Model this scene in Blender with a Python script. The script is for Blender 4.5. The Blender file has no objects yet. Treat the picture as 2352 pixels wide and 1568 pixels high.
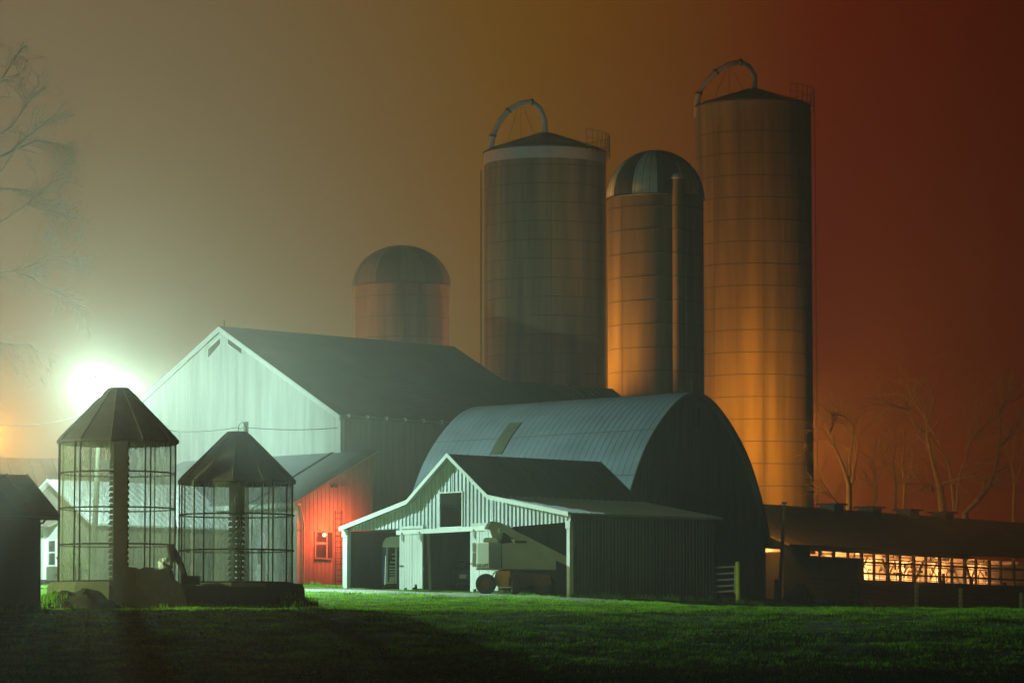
import bpy, bmesh, math, random
from mathutils import Vector, Matrix
R = math.radians
random.seed(7)
scene = bpy.context.scene
COL = scene.collection

# ------------------------------------------------------------------ camera
F0, HZ = 8500.0, 1530.0            # focal length in pixels of a 2352 px wide frame, and the horizon row
PITCH = math.atan((HZ - 784) / F0)
cam = bpy.data.objects.new('camera', bpy.data.cameras.new('camera'))
cam.data.sensor_width = 36.0
cam.data.lens = F0 / 2352 * 36.0
cam.data.clip_start = 0.5
cam.data.clip_end = 2000
cam.rotation_euler = (math.pi / 2 + PITCH, 0, 0)
COL.objects.link(cam)
scene.camera = cam

# ------------------------------------------------------------------ world, exposure
SKY = 0.37     # glow put into the sky low behind the farm, for lamp-lit mist
world = bpy.data.worlds.new('World'); scene.world = world; world.use_nodes = True
nt = world.node_tree; nt.nodes.clear()
wo = nt.nodes.new('ShaderNodeOutputWorld'); bg = nt.nodes.new('ShaderNodeBackground')
tc = nt.nodes.new('ShaderNodeTexCoord'); sx = nt.nodes.new('ShaderNodeSeparateXYZ')
rp = nt.nodes.new('ShaderNodeValToRGB'); mr = nt.nodes.new('ShaderNodeMapRange')
nt.links.new(tc.outputs['Generated'], sx.inputs[0])
mr.inputs['From Min'].default_value = -0.35; mr.inputs['From Max'].default_value = 0.25
nt.links.new(sx.outputs['X'], mr.inputs['Value']); nt.links.new(mr.outputs[0], rp.inputs[0])
rp.color_ramp.elements[0].position = 0.30; rp.color_ramp.elements[0].color = (0.44, 0.33, 0.19, 1)
rp.color_ramp.elements[1].position = 0.86; rp.color_ramp.elements[1].color = (0.06, 0.002, 0.0, 1)
e = rp.color_ramp.elements.new(0.45); e.color = (0.36, 0.24, 0.10, 1)
e = rp.color_ramp.elements.new(0.58); e.color = (0.34, 0.14, 0.0, 1)
e = rp.color_ramp.elements.new(0.72); e.color = (0.22, 0.016, 0.0, 1)
nt.links.new(rp.outputs[0], bg.inputs[0])
dp = nt.nodes.new('ShaderNodeVectorMath'); dp.operation = 'DOT_PRODUCT'; dp.inputs[1].default_value = Vector((-0.06, 0.985, 0.10)).normalized()
nm = nt.nodes.new('ShaderNodeVectorMath'); nm.operation = 'NORMALIZE'
nt.links.new(tc.outputs['Generated'], nm.inputs[0]); nt.links.new(nm.outputs[0], dp.inputs[0])
lb = nt.nodes.new('ShaderNodeMapRange'); lb.interpolation_type = 'SMOOTHSTEP'
lb.inputs['From Min'].default_value = 0.80; lb.inputs['From Max'].default_value = 0.995
lb.inputs['To Min'].default_value = 0.012; lb.inputs['To Max'].default_value = SKY
nt.links.new(dp.outputs['Value'], lb.inputs['Value']); nt.links.new(lb.outputs[0], bg.inputs[1])
nt.links.new(bg.outputs[0], wo.inputs[0])
vs = scene.view_settings
vs.view_transform = 'Standard'; vs.look = 'None'; vs.exposure = 0.0; vs.gamma = 1.0
scene.cycles.use_denoising = True
scene.cycles.max_bounces = 5
scene.cycles.diffuse_bounces = 2
scene.cycles.transparent_max_bounces = 24
scene.cycles.volume_bounces = 0
scene.cycles.sample_clamp_indirect = 3.0

def W(px, py, D):
    """point on the ray through photo pixel (px, py) at distance D"""
    r = Vector((px - 1176, F0 * math.cos(PITCH) - (784 - py) * math.sin(PITCH), F0 * math.sin(PITCH) + (784 - py) * math.cos(PITCH)))
    return r * (D / r.y)

MERCURY = (0.60, 1.0, 0.84)
SODIUM = (1.0, 0.41, 0.03)
def light(name, kind, loc, col, power, radius=0.15, aim=None, cone=120, blend=0.8):
    d = bpy.data.lights.new(name, kind); d.color = col; d.energy = power
    d.shadow_soft_size = radius
    o = bpy.data.objects.new(name, d); o.location = loc; COL.objects.link(o)
    if kind == 'SPOT':
        d.spot_size = R(cone); d.spot_blend = blend
        o.rotation_euler = (Vector(aim) - Vector(loc)).to_track_quat('-Z', 'Y').to_euler()
    return o
LAMP = W(213, 872, 184)
light('yard_light_glow', 'POINT', LAMP + Vector((0, 0, -0.28)), MERCURY, 31000, 0.12)
light('lawn_fill_spot', 'SPOT', LAMP + Vector((0.5, -0.3, -0.2)), MERCURY, 44000, 0.12, aim=(5.5, 138, -17), cone=72, blend=0.35)  # extra beam added at the yard light to brighten the lawn
light('far_left_sodium_light', 'POINT', (-37.2, 262, 16.2), SODIUM, 28000, 0.3)
light('silo_flood_light', 'SPOT', W(1656, 968, 240), SODIUM, 8500, 0.25, aim=(18.0, 254, 17), cone=150, blend=1.0)
light('tree_fill_spot', 'SPOT', (15.0, 239, 11), SODIUM, 4500, 0.3, aim=(40, 242, 12), cone=165, blend=0.5)  # added spot that lights the bare trees and the air right of the silos
light('silo_halo_fill', 'POINT', (20.3, 284, 16.5), (1.0, 0.30, 0.02), 30000, 0.3)  # unseen light added behind the tallest silo so the mist glows beside it
light('cattle_yard_light', 'SPOT', (13.35, 199, 8.7), SODIUM, 1600, 0.2, aim=(30, 214, 8), cone=150, blend=.8)
light('roadside_yard_light', 'SPOT', (-34, 120, 9.5), (0.75, 1.0, 0.45), 34000, 0.2, aim=(8, 140, -14), cone=92, blend=0.5)
light('middle_silo_light', 'SPOT', (-0.5, 232.5, 15.5), SODIUM, 12500, 0.3, aim=(10.2, 236.0, 26), cone=80, blend=0.9)

# ------------------------------------------------------------------ materials
def mat(name, col, rough=0.8, var=0.25, scale=1.5, metal=0.0, bump=0.0, stretch=None, col2=None, detail=6, thr=None, spec=0.3):
    m = bpy.data.materials.new(name); m.use_nodes = True
    n = m.node_tree; b = n.nodes['Principled BSDF']
    b.inputs['Roughness'].default_value = rough; b.inputs['Metallic'].default_value = metal
    b.inputs['Specular IOR Level'].default_value = spec
    t = n.nodes.new('ShaderNodeNewGeometry'); mp = n.nodes.new('ShaderNodeMapping')
    n.links.new(t.outputs['Position'], mp.inputs[0])
    if stretch: mp.inputs['Scale'].default_value = stretch
    no = n.nodes.new('ShaderNodeTexNoise'); no.inputs['Scale'].default_value = scale; no.inputs['Detail'].default_value = detail
    n.links.new(mp.outputs[0], no.inputs['Vector'])
    r = n.nodes.new('ShaderNodeValToRGB'); n.links.new(no.outputs[0], r.inputs[0])
    lo, hi = thr or (0.3, 0.7)
    r.color_ramp.elements[0].position = lo; r.color_ramp.elements[1].position = hi
    c2 = col2 or tuple(c * (1 - var) for c in col)
    r.color_ramp.elements[0].color = (*c2, 1); r.color_ramp.elements[1].color = (*col, 1)
    n.links.new(r.outputs[0], b.inputs['Base Color'])
    if bump:
        bn = n.nodes.new('ShaderNodeBump'); bn.inputs['Strength'].default_value = bump; bn.inputs['Distance'].default_value = 0.05
        n.links.new(no.outputs[0], bn.inputs['Height']); n.links.new(bn.outputs[0], b.inputs['Normal'])
    return m
def emit(name, col, s):
    m = bpy.data.materials.new(name); m.use_nodes = True; n = m.node_tree; n.nodes.clear()
    o = n.nodes.new('ShaderNodeOutputMaterial'); e = n.nodes.new('ShaderNodeEmission')
    e.inputs[0].default_value = (*col, 1); e.inputs[1].default_value = s; n.links.new(e.outputs[0], o.inputs[0]); return m
M = {}
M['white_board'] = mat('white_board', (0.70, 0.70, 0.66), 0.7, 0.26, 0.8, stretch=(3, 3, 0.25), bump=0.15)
M['white_trim'] = mat('white_trim', (0.78, 0.78, 0.74), 0.6, 0.12, 2)
M['steel_siding'] = mat('steel_siding', (0.60, 0.63, 0.66), 0.5, 0.30, 1.2, stretch=(2, 2, 0.3), metal=0.1)
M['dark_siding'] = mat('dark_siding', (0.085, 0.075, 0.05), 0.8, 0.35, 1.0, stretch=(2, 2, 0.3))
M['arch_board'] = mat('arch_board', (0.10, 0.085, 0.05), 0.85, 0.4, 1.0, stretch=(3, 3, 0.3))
M['side_board'] = mat('side_board', (0.28, 0.28, 0.23), 0.8, 0.25, 1.0, stretch=(3, 3, 0.25))  # white barn boards darkened in colour for the dim side wall
M['shaded_end_board'] = mat('shaded_end_board', (0.30, 0.28, 0.22), 0.8, 0.25, 1.0, stretch=(3, 3, 0.25))  # white lean-to siding with the end wall's weaker light put into its colour
M['grey_roof'] = mat('grey_roof', (0.14, 0.17, 0.195), 0.55, 0.25, 0.5, stretch=(1, 1, 2), metal=0.15)
M['light_roof'] = mat('light_roof', (0.38, 0.41, 0.44), 0.5, 0.18, 0.8, metal=0.2)
M['white_roof'] = mat('white_roof', (0.75, 0.77, 0.78), 0.5, 0.12, 0.8, metal=0.1)
M['dark_roof'] = mat('dark_roof', (0.05, 0.045, 0.035), 0.85, 0.3, 0.7)
M['brown_roof'] = mat('brown_roof', (0.10, 0.07, 0.045), 0.85, 0.3, 0.7)
M['barn_roof'] = mat('barn_roof', (0.05, 0.045, 0.035), 0.85, 0.4, 0.5, stretch=(1, 1, 2.5))
M['crib_roof'] = mat('crib_roof', (0.085, 0.07, 0.062), 0.6, 0.35, 2.5, metal=0.2)
M['dark_steel'] = mat('dark_steel', (0.03, 0.027, 0.024), 0.7, 0.3, 4)
M['wire'] = mat('wire', (0.05, 0.05, 0.045), 0.6, 0.2, 4)
M['concrete'] = mat('concrete', (0.12, 0.12, 0.075), 0.9, 0.4, 0.9, bump=0.3, stretch=(1, 1, 0.3))
M['silo_stave'] = mat('silo_stave', (0.22, 0.15, 0.075), 0.9, 0.0, 0.55, stretch=(2.2, 2.2, 0.16), col2=(0.11, 0.077, 0.04), thr=(0.36, 0.66))
M['hoop'] = mat('hoop', (0.07, 0.06, 0.045), 0.8, 0.3, 3)
M['cap_light'] = mat('cap_light', (0.8, 0.77, 0.7), 0.5, 0.2, 1.5)
M['cap_dark'] = mat('cap_dark', (0.05, 0.05, 0.06), 0.5, 0.2, 1.5)
M['cap_misted'] = mat('cap_misted', (0.13, 0.11, 0.10), 0.5, 0.2, 1.5)  # light gores dulled in colour so the far dome looks misted
M['band'] = mat('band', (0.42, 0.33, 0.33), 0.6, 0.2, 1.5)
M['bark'] = mat('bark', (0.17, 0.13, 0.09), 0.9, 0.4, 4)
M['misted_bark'] = mat('misted_bark', (0.22, 0.22, 0.16), 0.9, 0.3, 4)  # bark colour lightened so the left tree's twigs blend into the mist
M['pole'] = mat('pole', (0.30, 0.29, 0.19), 0.9, 0.3, 3, stretch=(3, 3, 0.4))
M['olive'] = mat('olive', (0.15, 0.14, 0.085), 0.85, 0.25, 1.2)
M['skylight'] = mat('skylight', (0.06, 0.062, 0.035), 0.6, 0.3, 2)
M['beige'] = mat('beige', (0.19, 0.17, 0.12), 0.85, 0.2, 1.2)
M['machine'] = mat('machine', (0.58, 0.60, 0.47), 0.5, 0.15, 1.5)
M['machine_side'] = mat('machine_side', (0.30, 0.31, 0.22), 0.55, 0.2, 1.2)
M['orange_paint'] = mat('orange_paint', (0.55, 0.27, 0.04), 0.5, 0.4, 3)
M['rubber'] = mat('rubber', (0.035, 0.035, 0.035), 0.85, 0.3, 6)
M['rust'] = mat('rust', (0.12, 0.06, 0.03), 0.9, 0.4, 5)
M['blue'] = mat('blue', (0.05, 0.08, 0.26), 0.45, 0.3, 2)
M['silver'] = mat('silver', (0.62, 0.63, 0.65), 0.4, 0.15, 3, metal=0.3)
M['yellow'] = mat('yellow', (0.75, 0.82, 0.04), 0.6, 0.15, 3)
M['black'] = mat('black', (0.012, 0.012, 0.012), 0.8, 0.2, 2)
M['tarp'] = mat('tarp', (0.045, 0.035, 0.028), 0.85, 0.3, 4, bump=0.5)
M['bag'] = mat('bag', (0.7, 0.72, 0.72), 0.4, 0.3, 6, bump=0.6)
M['gravel'] = mat('gravel', (0.34, 0.31, 0.30), 0.95, 0.55, 7, bump=0.8, detail=8)
M['stall'] = mat('stall', (0.62, 0.50, 0.36), 0.8, 0.35, 1.2)
M['stall_dark'] = mat('stall_dark', (0.07, 0.05, 0.035), 0.85, 0.3, 3)
M['glass_dark'] = mat('glass_dark', (0.03, 0.035, 0.035), 0.15, 0.2, 2, spec=0.6)
M['soil'] = mat('soil', (0.03, 0.03, 0.016), 0.95, 0.4, 3, bump=0.5)
M['grass'] = mat('grass', (0.10, 0.24, 0.014), 0.95, 0.0, 0.9, col2=(0.03, 0.06, 0.008), thr=(0.33, 0.62), bump=0.6, detail=10, spec=0.1)
M['blade'] = mat('blade', (0.09, 0.17, 0.02), 0.9, 0.45, 2, spec=0.1)
def blade_mat():
    m = mat('grass_blade', (0.30, 0.62, 0.02), 0.8, 0.0, 0.8, col2=(0.05, 0.10, 0.008), thr=(.35, .65), spec=0.1); n = m.node_tree; b = n.nodes['Principled BSDF']
    tl = n.nodes.new('ShaderNodeBsdfTranslucent'); mx = n.nodes.new('ShaderNodeMixShader'); mx.inputs[0].default_value = 0.5
    n.links.new(b.inputs['Base Color'].links[0].from_socket, tl.inputs[0])
    n.links.new(b.outputs[0], mx.inputs[1]); n.links.new(tl.outputs[0], mx.inputs[2]); n.links.new(mx.outputs[0], n.nodes['Material Output'].inputs[0]); return m
M['grass_blade'] = blade_mat()
# wire screen of the corn cribs: fine galvanised mesh
def screen_mat():
    m = bpy.data.materials.new('wire_screen'); m.use_nodes = True; n = m.node_tree
    b = n.nodes['Principled BSDF']; b.inputs['Base Color'].default_value = (0.28, 0.31, 0.24, 1); b.inputs['Roughness'].default_value = 0.7
    tr = n.nodes.new('ShaderNodeBsdfTransparent'); mx = n.nodes.new('ShaderNodeMixShader')
    t = n.nodes.new('ShaderNodeNewGeometry'); mp = n.nodes.new('ShaderNodeMapping'); mp.inputs['Scale'].default_value = (3.2, 3.2, 0.5)
    no = n.nodes.new('ShaderNodeTexNoise'); no.inputs['Scale'].default_value = 1.6; no.inputs['Distortion'].default_value = 2.2; no.inputs['Detail'].default_value = 3
    r = n.nodes.new('ShaderNodeMapRange'); r.inputs['From Min'].default_value = .3; r.inputs['From Max'].default_value = .7
    r.inputs['To Min'].default_value = 0.30; r.inputs['To Max'].default_value = 0.60
    tl = n.nodes.new('ShaderNodeBsdfTranslucent'); tl.inputs[0].default_value = (0.32, 0.35, 0.27, 1); mb_ = n.nodes.new('ShaderNodeMixShader'); mb_.inputs[0].default_value = 0.5
    n.links.new(b.outputs[0], mb_.inputs[1]); n.links.new(tl.outputs[0], mb_.inputs[2])
    n.links.new(t.outputs['Position'], mp.inputs[0]); n.links.new(mp.outputs[0], no.inputs[0]); n.links.new(no.outputs[0], r.inputs[0])
    n.links.new(r.outputs[0], mx.inputs[0]); n.links.new(tr.outputs[0], mx.inputs[1]); n.links.new(mb_.outputs[0], mx.inputs[2])
    n.links.new(mx.outputs[0], n.nodes['Material Output'].inputs[0]); return m
M['screen'] = screen_mat()

# ------------------------------------------------------------------ builders
def thing(name, label, cat, loc=(0, 0, 0), group=None):
    o = bpy.data.objects.new(name, None); o.empty_display_size = 0.3; COL.objects.link(o)
    o.location = loc; tag(o, label, cat, group); return o
def tag(o, label, cat, group=None, kind=None):
    o['label'] = label; o['category'] = cat
    if group: o['group'] = group
    if kind: o['kind'] = kind
    return o
def base_of(p):
    v = Vector((0, 0, 0))
    while p is not None:
        v += p.location; p = p.parent
    return v
class MB:
    def __init__(s): s.v = []; s.f = []; s.mi = []; s.cur = 0
    def add(s, vs_, fs):
        o = len(s.v); s.v += [Vector(v) for v in vs_]
        s.f += [tuple(i + o for i in f) for f in fs]; s.mi += [s.cur] * len(fs); return s
    def hexa(s, p):   # 8 corner points: bottom ring 0-3, top ring 4-7
        return s.add(p, [(3, 2, 1, 0), (4, 5, 6, 7), (0, 1, 5, 4), (1, 2, 6, 5), (2, 3, 7, 6), (3, 0, 4, 7)])
    def box(s, x0, x1, y0, y1, z0, z1):
        return s.hexa([(x0, y0, z0), (x1, y0, z0), (x1, y1, z0), (x0, y1, z0), (x0, y0, z1), (x1, y0, z1), (x1, y1, z1), (x0, y1, z1)])
    def prism(s, a, b):   # two matching rings of points
        n = len(a); fs = [tuple(range(n - 1, -1, -1)), tuple(range(n, 2 * n))]
        for i in range(n): fs.append((i, (i + 1) % n, n + (i + 1) % n, n + i))
        return s.add(list(a) + list(b), fs)
    def slab(s, p00, p10, p11, p01, th, rib=0.0, rw=0.05, rh=0.04):
        p = [Vector(q) for q in (p00, p10, p11, p01)]
        nn = (p[1] - p[0]).cross(p[3] - p[0]).normalized()
        if nn.z < 0: nn = -nn
        s.prism([q - nn * th for q in p], p)
        if rib:
            L = (p[1] - p[0]).length; k = max(1, int(L / rib))
            for i in range(k + 1):
                f = i / k; d = (p[1] - p[0]).normalized() * rw / 2
                a = p[0].lerp(p[1], f); b = p[3].lerp(p[2], f)
                a0 = a + nn * 0.002; b0 = b + nn * 0.002
                s.prism([a0 - d, a0 + d, b0 + d, b0 - d], [a0 - d * .5 + nn * rh, a0 + d * .5 + nn * rh, b0 + d * .5 + nn * rh, b0 - d * .5 + nn * rh])
        return s
    def tube(s, pts, rad, n=6, caps=True):
        pts = [Vector(p) for p in pts]
        if not hasattr(rad, '__len__'): rad = [rad] * len(pts)
        vs_, fs = [], []
        for i, p in enumerate(pts):
            d = (pts[min(i + 1, len(pts) - 1)] - pts[max(i - 1, 0)])
            d = d.normalized() if d.length > 1e-9 else Vector((0, 0, 1))
            a = d.cross(Vector((0, 0, 1)) if abs(d.z) < 0.9 else Vector((0, 1, 0))).normalized(); b = d.cross(a)
            for k in range(n):
                t = 2 * math.pi * k / n; vs_.append(p + (a * math.cos(t) + b * math.sin(t)) * rad[i])
        for i in range(len(pts) - 1):
            for k in range(n):
                fs.append((i * n + k, i * n + (k + 1) % n, (i + 1) * n + (k + 1) % n, (i + 1) * n + k))
        if caps: fs.append(tuple(range(n - 1, -1, -1))); fs.append(tuple((len(pts) - 1) * n + k for k in range(n)))
        return s.add(vs_, fs)
    def lathe(s, c, prof, n=48, a0=0.0, a1=2 * math.pi, closed=True):   # prof: [(r, z)]
        full = abs(a1 - a0 - 2 * math.pi) < 1e-6; m = n if full else n + 1
        vs_, fs = [], []
        for r, z in prof:
            for k in range(m):
                t = a0 + (a1 - a0) * k / n; vs_.append((c[0] + r * math.cos(t), c[1] + r * math.sin(t), z))
        for i in range(len(prof) - 1):
            for k in range(n if full else n):
                k2 = (k + 1) % m
                fs.append((i * m + k, i * m + k2, (i + 1) * m + k2, (i + 1) * m + k))
        if full and closed:
            fs.append(tuple(range(m - 1, -1, -1))); fs.append(tuple((len(prof) - 1) * m + k for k in range(m)))
        return s.add(vs_, fs)
    def torus(s, c, Rr, r, z, n=64, m=6):
        vs_, fs = [], []
        for k in range(n):
            t = 2 * math.pi * k / n
            for j in range(m):
                q = 2 * math.pi * j / m; rr = Rr + r * math.cos(q)
                vs_.append((c[0] + rr * math.cos(t), c[1] + rr * math.sin(t), z + r * math.sin(q)))
        for k in range(n):
            for j in range(m):
                fs.append((k * m + j, ((k + 1) % n) * m + j, ((k + 1) % n) * m + (j + 1) % m, k * m + (j + 1) % m))
        return s.add(vs_, fs)
    def wheel(s, c, axis, r, w, n=28):
        ax = Vector(axis).normalized(); c = Vector(c)
        a = ax.cross(Vector((0, 0, 1))).normalized(); b = ax.cross(a)
        prof = [(r * .55, -w / 2), (r * .9, -w / 2), (r, -w * .3), (r, w * .3), (r * .9, w / 2), (r * .55, w / 2)]
        vs_ = []
        for q, h in prof:
            for k in range(n):
                t = 2 * math.pi * k / n; vs_.append(c + ax * h + (a * math.cos(t) + b * math.sin(t)) * q)
        fs = []
        for i in range(len(prof)):
            i2 = (i + 1) % len(prof)
            for k in range(n): fs.append((i * n + k, i * n + (k + 1) % n, i2 * n + (k + 1) % n, i2 * n + k))
        return s.add(vs_, fs)
    def build(s, name, mats, parent=None, smooth=False):
        b = base_of(parent); me = bpy.data.meshes.new(name)
        me.from_pydata([v - b for v in s.v], [], s.f); me.update()
        if not isinstance(mats, (list, tuple)): mats = [mats]
        for m in mats: me.materials.append(m)
        if len(mats) > 1: me.polygons.foreach_set('material_index', s.mi)
        bm = bmesh.new(); bm.from_mesh(me); bmesh.ops.recalc_face_normals(bm, faces=bm.faces); bm.to_mesh(me); bm.free()
        if smooth:
            for p in me.polygons: p.use_smooth = True
            try: me.set_sharp_from_angle(angle=R(40))
            except Exception: pass
        o = bpy.data.objects.new(name, me); COL.objects.link(o); o.parent = parent
        return o
class Frame:
    """a vertical plane: origin o, u along it (to the left and away), n into the building"""
    def __init__(s, o, u):
        s.o = Vector((o[0], o[1], 0)); s.u = Vector((u[0], u[1], 0)).normalized(); s.n = Vector((s.u.y, -s.u.x, 0))
        if s.n.y < 0 and abs(s.n.y) > .3: s.n = -s.n
    def p(s, a, t, z): return s.o + s.u * a + s.n * t + Vector((0, 0, z))
    def pick(s, px, py, t=0.0):
        r = W(px, py, 1.0); k = (s.o.dot(s.n) + t) / r.dot(s.n); q = r * k
        return ((q - s.o).dot(s.u), q.z)
    def rel(s, x, y):
        q = Vector((x, y, 0)) - s.o; return q.dot(s.u), q.dot(s.n)
    def box(s, mb, a0, a1, t0, t1, z0, z1):
        return mb.hexa([s.p(a0, t0, z0), s.p(a1, t0, z0), s.p(a1, t1, z0), s.p(a0, t1, z0), s.p(a0, t0, z1), s.p(a1, t0, z1), s.p(a1, t1, z1), s.p(a0, t1, z1)])
    def poly(s, mb, pts, t0, t1):
        return mb.prism([s.p(a, t0, z) for a, z in pts], [s.p(a, t1, z) for a, z in pts])
def interp(tab, x):
    if x <= tab[0][0]: return tab[0][1]
    for (a, b), (c, d) in zip(tab, tab[1:]):
        if x <= c: return b + (d - b) * (x - a) / (c - a) if c > a else d
    return tab[-1][1]
def siding(mb, F, s0, s1, top, bot, t=0.0, pitch=0.22, th=0.03, rib=0.03, rw=0.06, hole=None, side=-1):
    """vertical sheets with ribs between two height tables over s"""
    k = max(1, round(abs(s1 - s0) / pitch)); cuts = [s0 + (s1 - s0) * i / k for i in range(k + 1)]
    cuts = sorted(set(cuts + [a for a, _ in top if s0 < a < s1] + ([hole[0], hole[1]] if hole else [])))
    for a, b in zip(cuts, cuts[1:]):
        spans = [((interp(bot, a), interp(bot, b)), (interp(top, a), interp(top, b)))]
        if hole and a >= hole[0] - 1e-6 and b <= hole[1] + 1e-6:
            spans = [((interp(bot, a), interp(bot, b)), (hole[2], hole[2])), ((hole[3], hole[3]), (interp(top, a), interp(top, b)))]
        for (ba, bb), (ta, tb) in spans:
            if ta - ba < .01 and tb - bb < .01: continue
            F.poly(mb, [(a, ba), (b, bb), (b, tb), (a, ta)], t, t + th)
            if rib and b - a > rw:
                f = min(1, rw / (b - a)); m1 = a + (b - a) * f
                F.poly(mb, [(a, ba), (m1, ba + (bb - ba) * f), (m1, ta + (tb - ta) * f), (a, ta)], t + (side * rib if side < 0 else th), t + (-.002 if side < 0 else th + rib))

# ------------------------------------------------------------------ ground
PROF = [(-60, -1.6), (79, -1.6), (86, -1.35), (90, -.8), (93, -.18), (96, .22), (100, .62), (105, 1.1), (110, 1.45), (115, 1.7), (128, 2.0), (150, 2.6),
        (165, 3.05), (176, 3.5), (182, 3.82), (190, 4.15), (200, 4.35), (230, 4.5), (420, 5.0)]
def sst(a, b, x):
    x = max(0, min(1, (x - a) / (b - a))); return x * x * (3 - 2 * x)
def gz(x, y):
    z = (interp(PROF, y - 1.5) + interp(PROF, y) * 2 + interp(PROF, y + 1.5)) / 4
    xx = min(max(x, 0), 40)
    return z - (0.030 * xx + 0.0018 * xx * xx) * sst(118, 170, y)
from mathutils import noise as mn
def rough(x, y):
    v = mn.fractal(Vector((x * .55, y * .22, 0)), 0.9, 2.1, 5) * 0.075
    return v * sst(82, 95, y)
def build_ground():
    mb = MB()
    ys = [-60, 0, 40, 70, 78] + [80 + i * .6 for i in range(17)] + [90.4 + i * .3 for i in range(150)] + [136 + i * .9 for i in range(70)] + [200, 215, 240, 280, 340, 420]
    ys = sorted(set(round(y, 3) for y in ys))
    xs = [-160, -110, -70, -45, -34] + [-30 + i * .28 for i in range(215)] + [33, 38, 45, 60, 90, 160]
    nx = len(xs); vv = []
    for y in ys:
        for x in xs: vv.append((x, y, gz(x, y) + (rough(x, y) if -31 < x < 31 and 80 < y < 200 else 0)))
    ff = [(j * nx + i, j * nx + i + 1, (j + 1) * nx + i + 1, (j + 1) * nx + i) for j in range(len(ys) - 1) for i in range(nx - 1)]
    mb.add(vv, ff); o = mb.build('ground', M['grass'], smooth=True)
    o['kind'] = 'structure'; o['label'] = 'dark green lawn rising gently from the camera to the farm buildings'; o['category'] = 'ground'
build_ground()
# gravel drive in front of the shed and a worn one by the fence
def strip(name, pts, m, label):
    mb = MB(); vv = []; k = 60
    for i in range(k + 1):
        f = i / k * (len(pts) - 1); j = min(int(f), len(pts) - 2); f -= j
        a = [pts[j][q] + (pts[j + 1][q] - pts[j][q]) * f for q in range(3)]
        x0, yA, yB = a; wob = mn.noise(Vector((x0 * .8, 1, 0))) * .5
        for q in range(9):
            y = yA + wob + (yB - yA) * q / 8; x = x0 * (1 if True else 1)
            vv.append((x, y, gz(x, y) + rough(x, y) * .45 + .055 * math.sin(math.pi * q / 8) - (.06 if q in (0, 8) else 0)))
    ff = [(i * 9 + q, i * 9 + q + 1, (i + 1) * 9 + q + 1, (i + 1) * 9 + q) for i in range(k) for q in range(8)]
    mb.add(vv, ff); o = mb.build(name, m, smooth=True); o['kind'] = 'structure'; o['label'] = label; o['category'] = name.replace('_', ' ')
strip('gravel_drive', [(-22, 182, 192), (-17, 180, 189), (-11.5, 178.5, 183.5), (-8, 176.5, 180.6), (-5, 172, 177.5), (-2, 166.5, 174), (1, 163, 169.8), (5, 160, 166)], M['gravel'], 'grey gravel drive running along the open front of the white shed')

# grass tufts
def tufts():
    import numpy as np
    rg = np.random.default_rng(4); V = []
    rnd = random.Random(3)
    for i in range(62000):
        y = 91.5 + 92 * rnd.random() ** 1.35; x = rnd.uniform(-y * .148, y * .148)
        if y > 160 and x > -11 and y > 172 - x * .95: continue
        pn = mn.noise(Vector((x * .5, y * .25, 7)))
        if rnd.random() > .95 + pn * .7: continue
        V.append((x, y, gz(x, y) + rough(x, y), .06 + .05 * (pn + rnd.random() * .8)))
    def weeds(a, b, n, h, w=.35):
        for i in range(n):
            f = rnd.random(); x = a[0] + (b[0] - a[0]) * f + rnd.gauss(0, w * .4); y = a[1] + (b[1] - a[1]) * f - abs(rnd.gauss(0, w))
            V.append((x, y, gz(x, y) + rough(x, y), h * rnd.uniform(.5, 1.6)))
    weeds((2.75, 170), (9.6, 176.2), 260, .22); weeds((-16, 124.6), (-11.5, 124.9), 240, .2, .6); weeds((-11.3, 125.6), (-7.2, 125.8), 300, .2, .5)
    weeds((15, 188.5), (27, 189.6), 700, .24, .7); weeds((9.7, 176), (12, 176.4), 160, .18); weeds((-19, 114.5), (-14.6, 114.8), 260, .2, .4); weeds((-11.4, 198.6), (-8.5, 180), 60, .15, .5)
    for c in ((-15.1, 123.5, 1.5), (-7.8, 127.0, 1.2)):
        for i in range(260):
            a = rnd.uniform(0, 6.28); q = c[2] * math.sqrt(rnd.random()); x, y = c[0] + q * math.cos(a), c[1] + q * math.sin(a) * .8
            V.append((x, y, gz(x, y) + .5 * (1 - (q / c[2]) ** 2) * .9, rnd.uniform(.1, .3)))
    P = np.repeat(np.array(V), 4, axis=0); n = len(P)
    a = rg.uniform(0, 6.283, n); w = rg.uniform(.016, .034, n); ln = rg.normal(0, .03, (n, 2))
    P[:, 0] += rg.uniform(-.14, .14, n); P[:, 1] += rg.uniform(-.14, .14, n)
    co = np.zeros((n, 3, 3)); ca, sa = np.cos(a), np.sin(a)
    co[:, 0] = np.stack([P[:, 0] - sa * w, P[:, 1] + ca * w, P[:, 2] - .02], 1)
    co[:, 1] = np.stack([P[:, 0] + sa * w, P[:, 1] - ca * w, P[:, 2] - .02], 1)
    co[:, 2] = np.stack([P[:, 0] + ln[:, 0], P[:, 1] + ln[:, 1], P[:, 2] + P[:, 3] * rg.uniform(.5, 1.1, n)], 1)
    me = bpy.data.meshes.new('grass'); me.vertices.add(n * 3); me.vertices.foreach_set('co', co.ravel())
    me.loops.add(n * 3); me.loops.foreach_set('vertex_index', np.arange(n * 3, dtype=np.int32))
    me.polygons.add(n); me.polygons.foreach_set('loop_start', np.arange(0, n * 3, 3, dtype=np.int32)); me.polygons.foreach_set('loop_total', np.full(n, 3, dtype=np.int32))
    me.update(calc_edges=True); me.materials.append(M['grass_blade'])
    o = bpy.data.objects.new('grass', me); COL.objects.link(o); tag(o, 'short rough grass tufts covering the lawn', 'grass', kind='stuff')
tufts()

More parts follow.
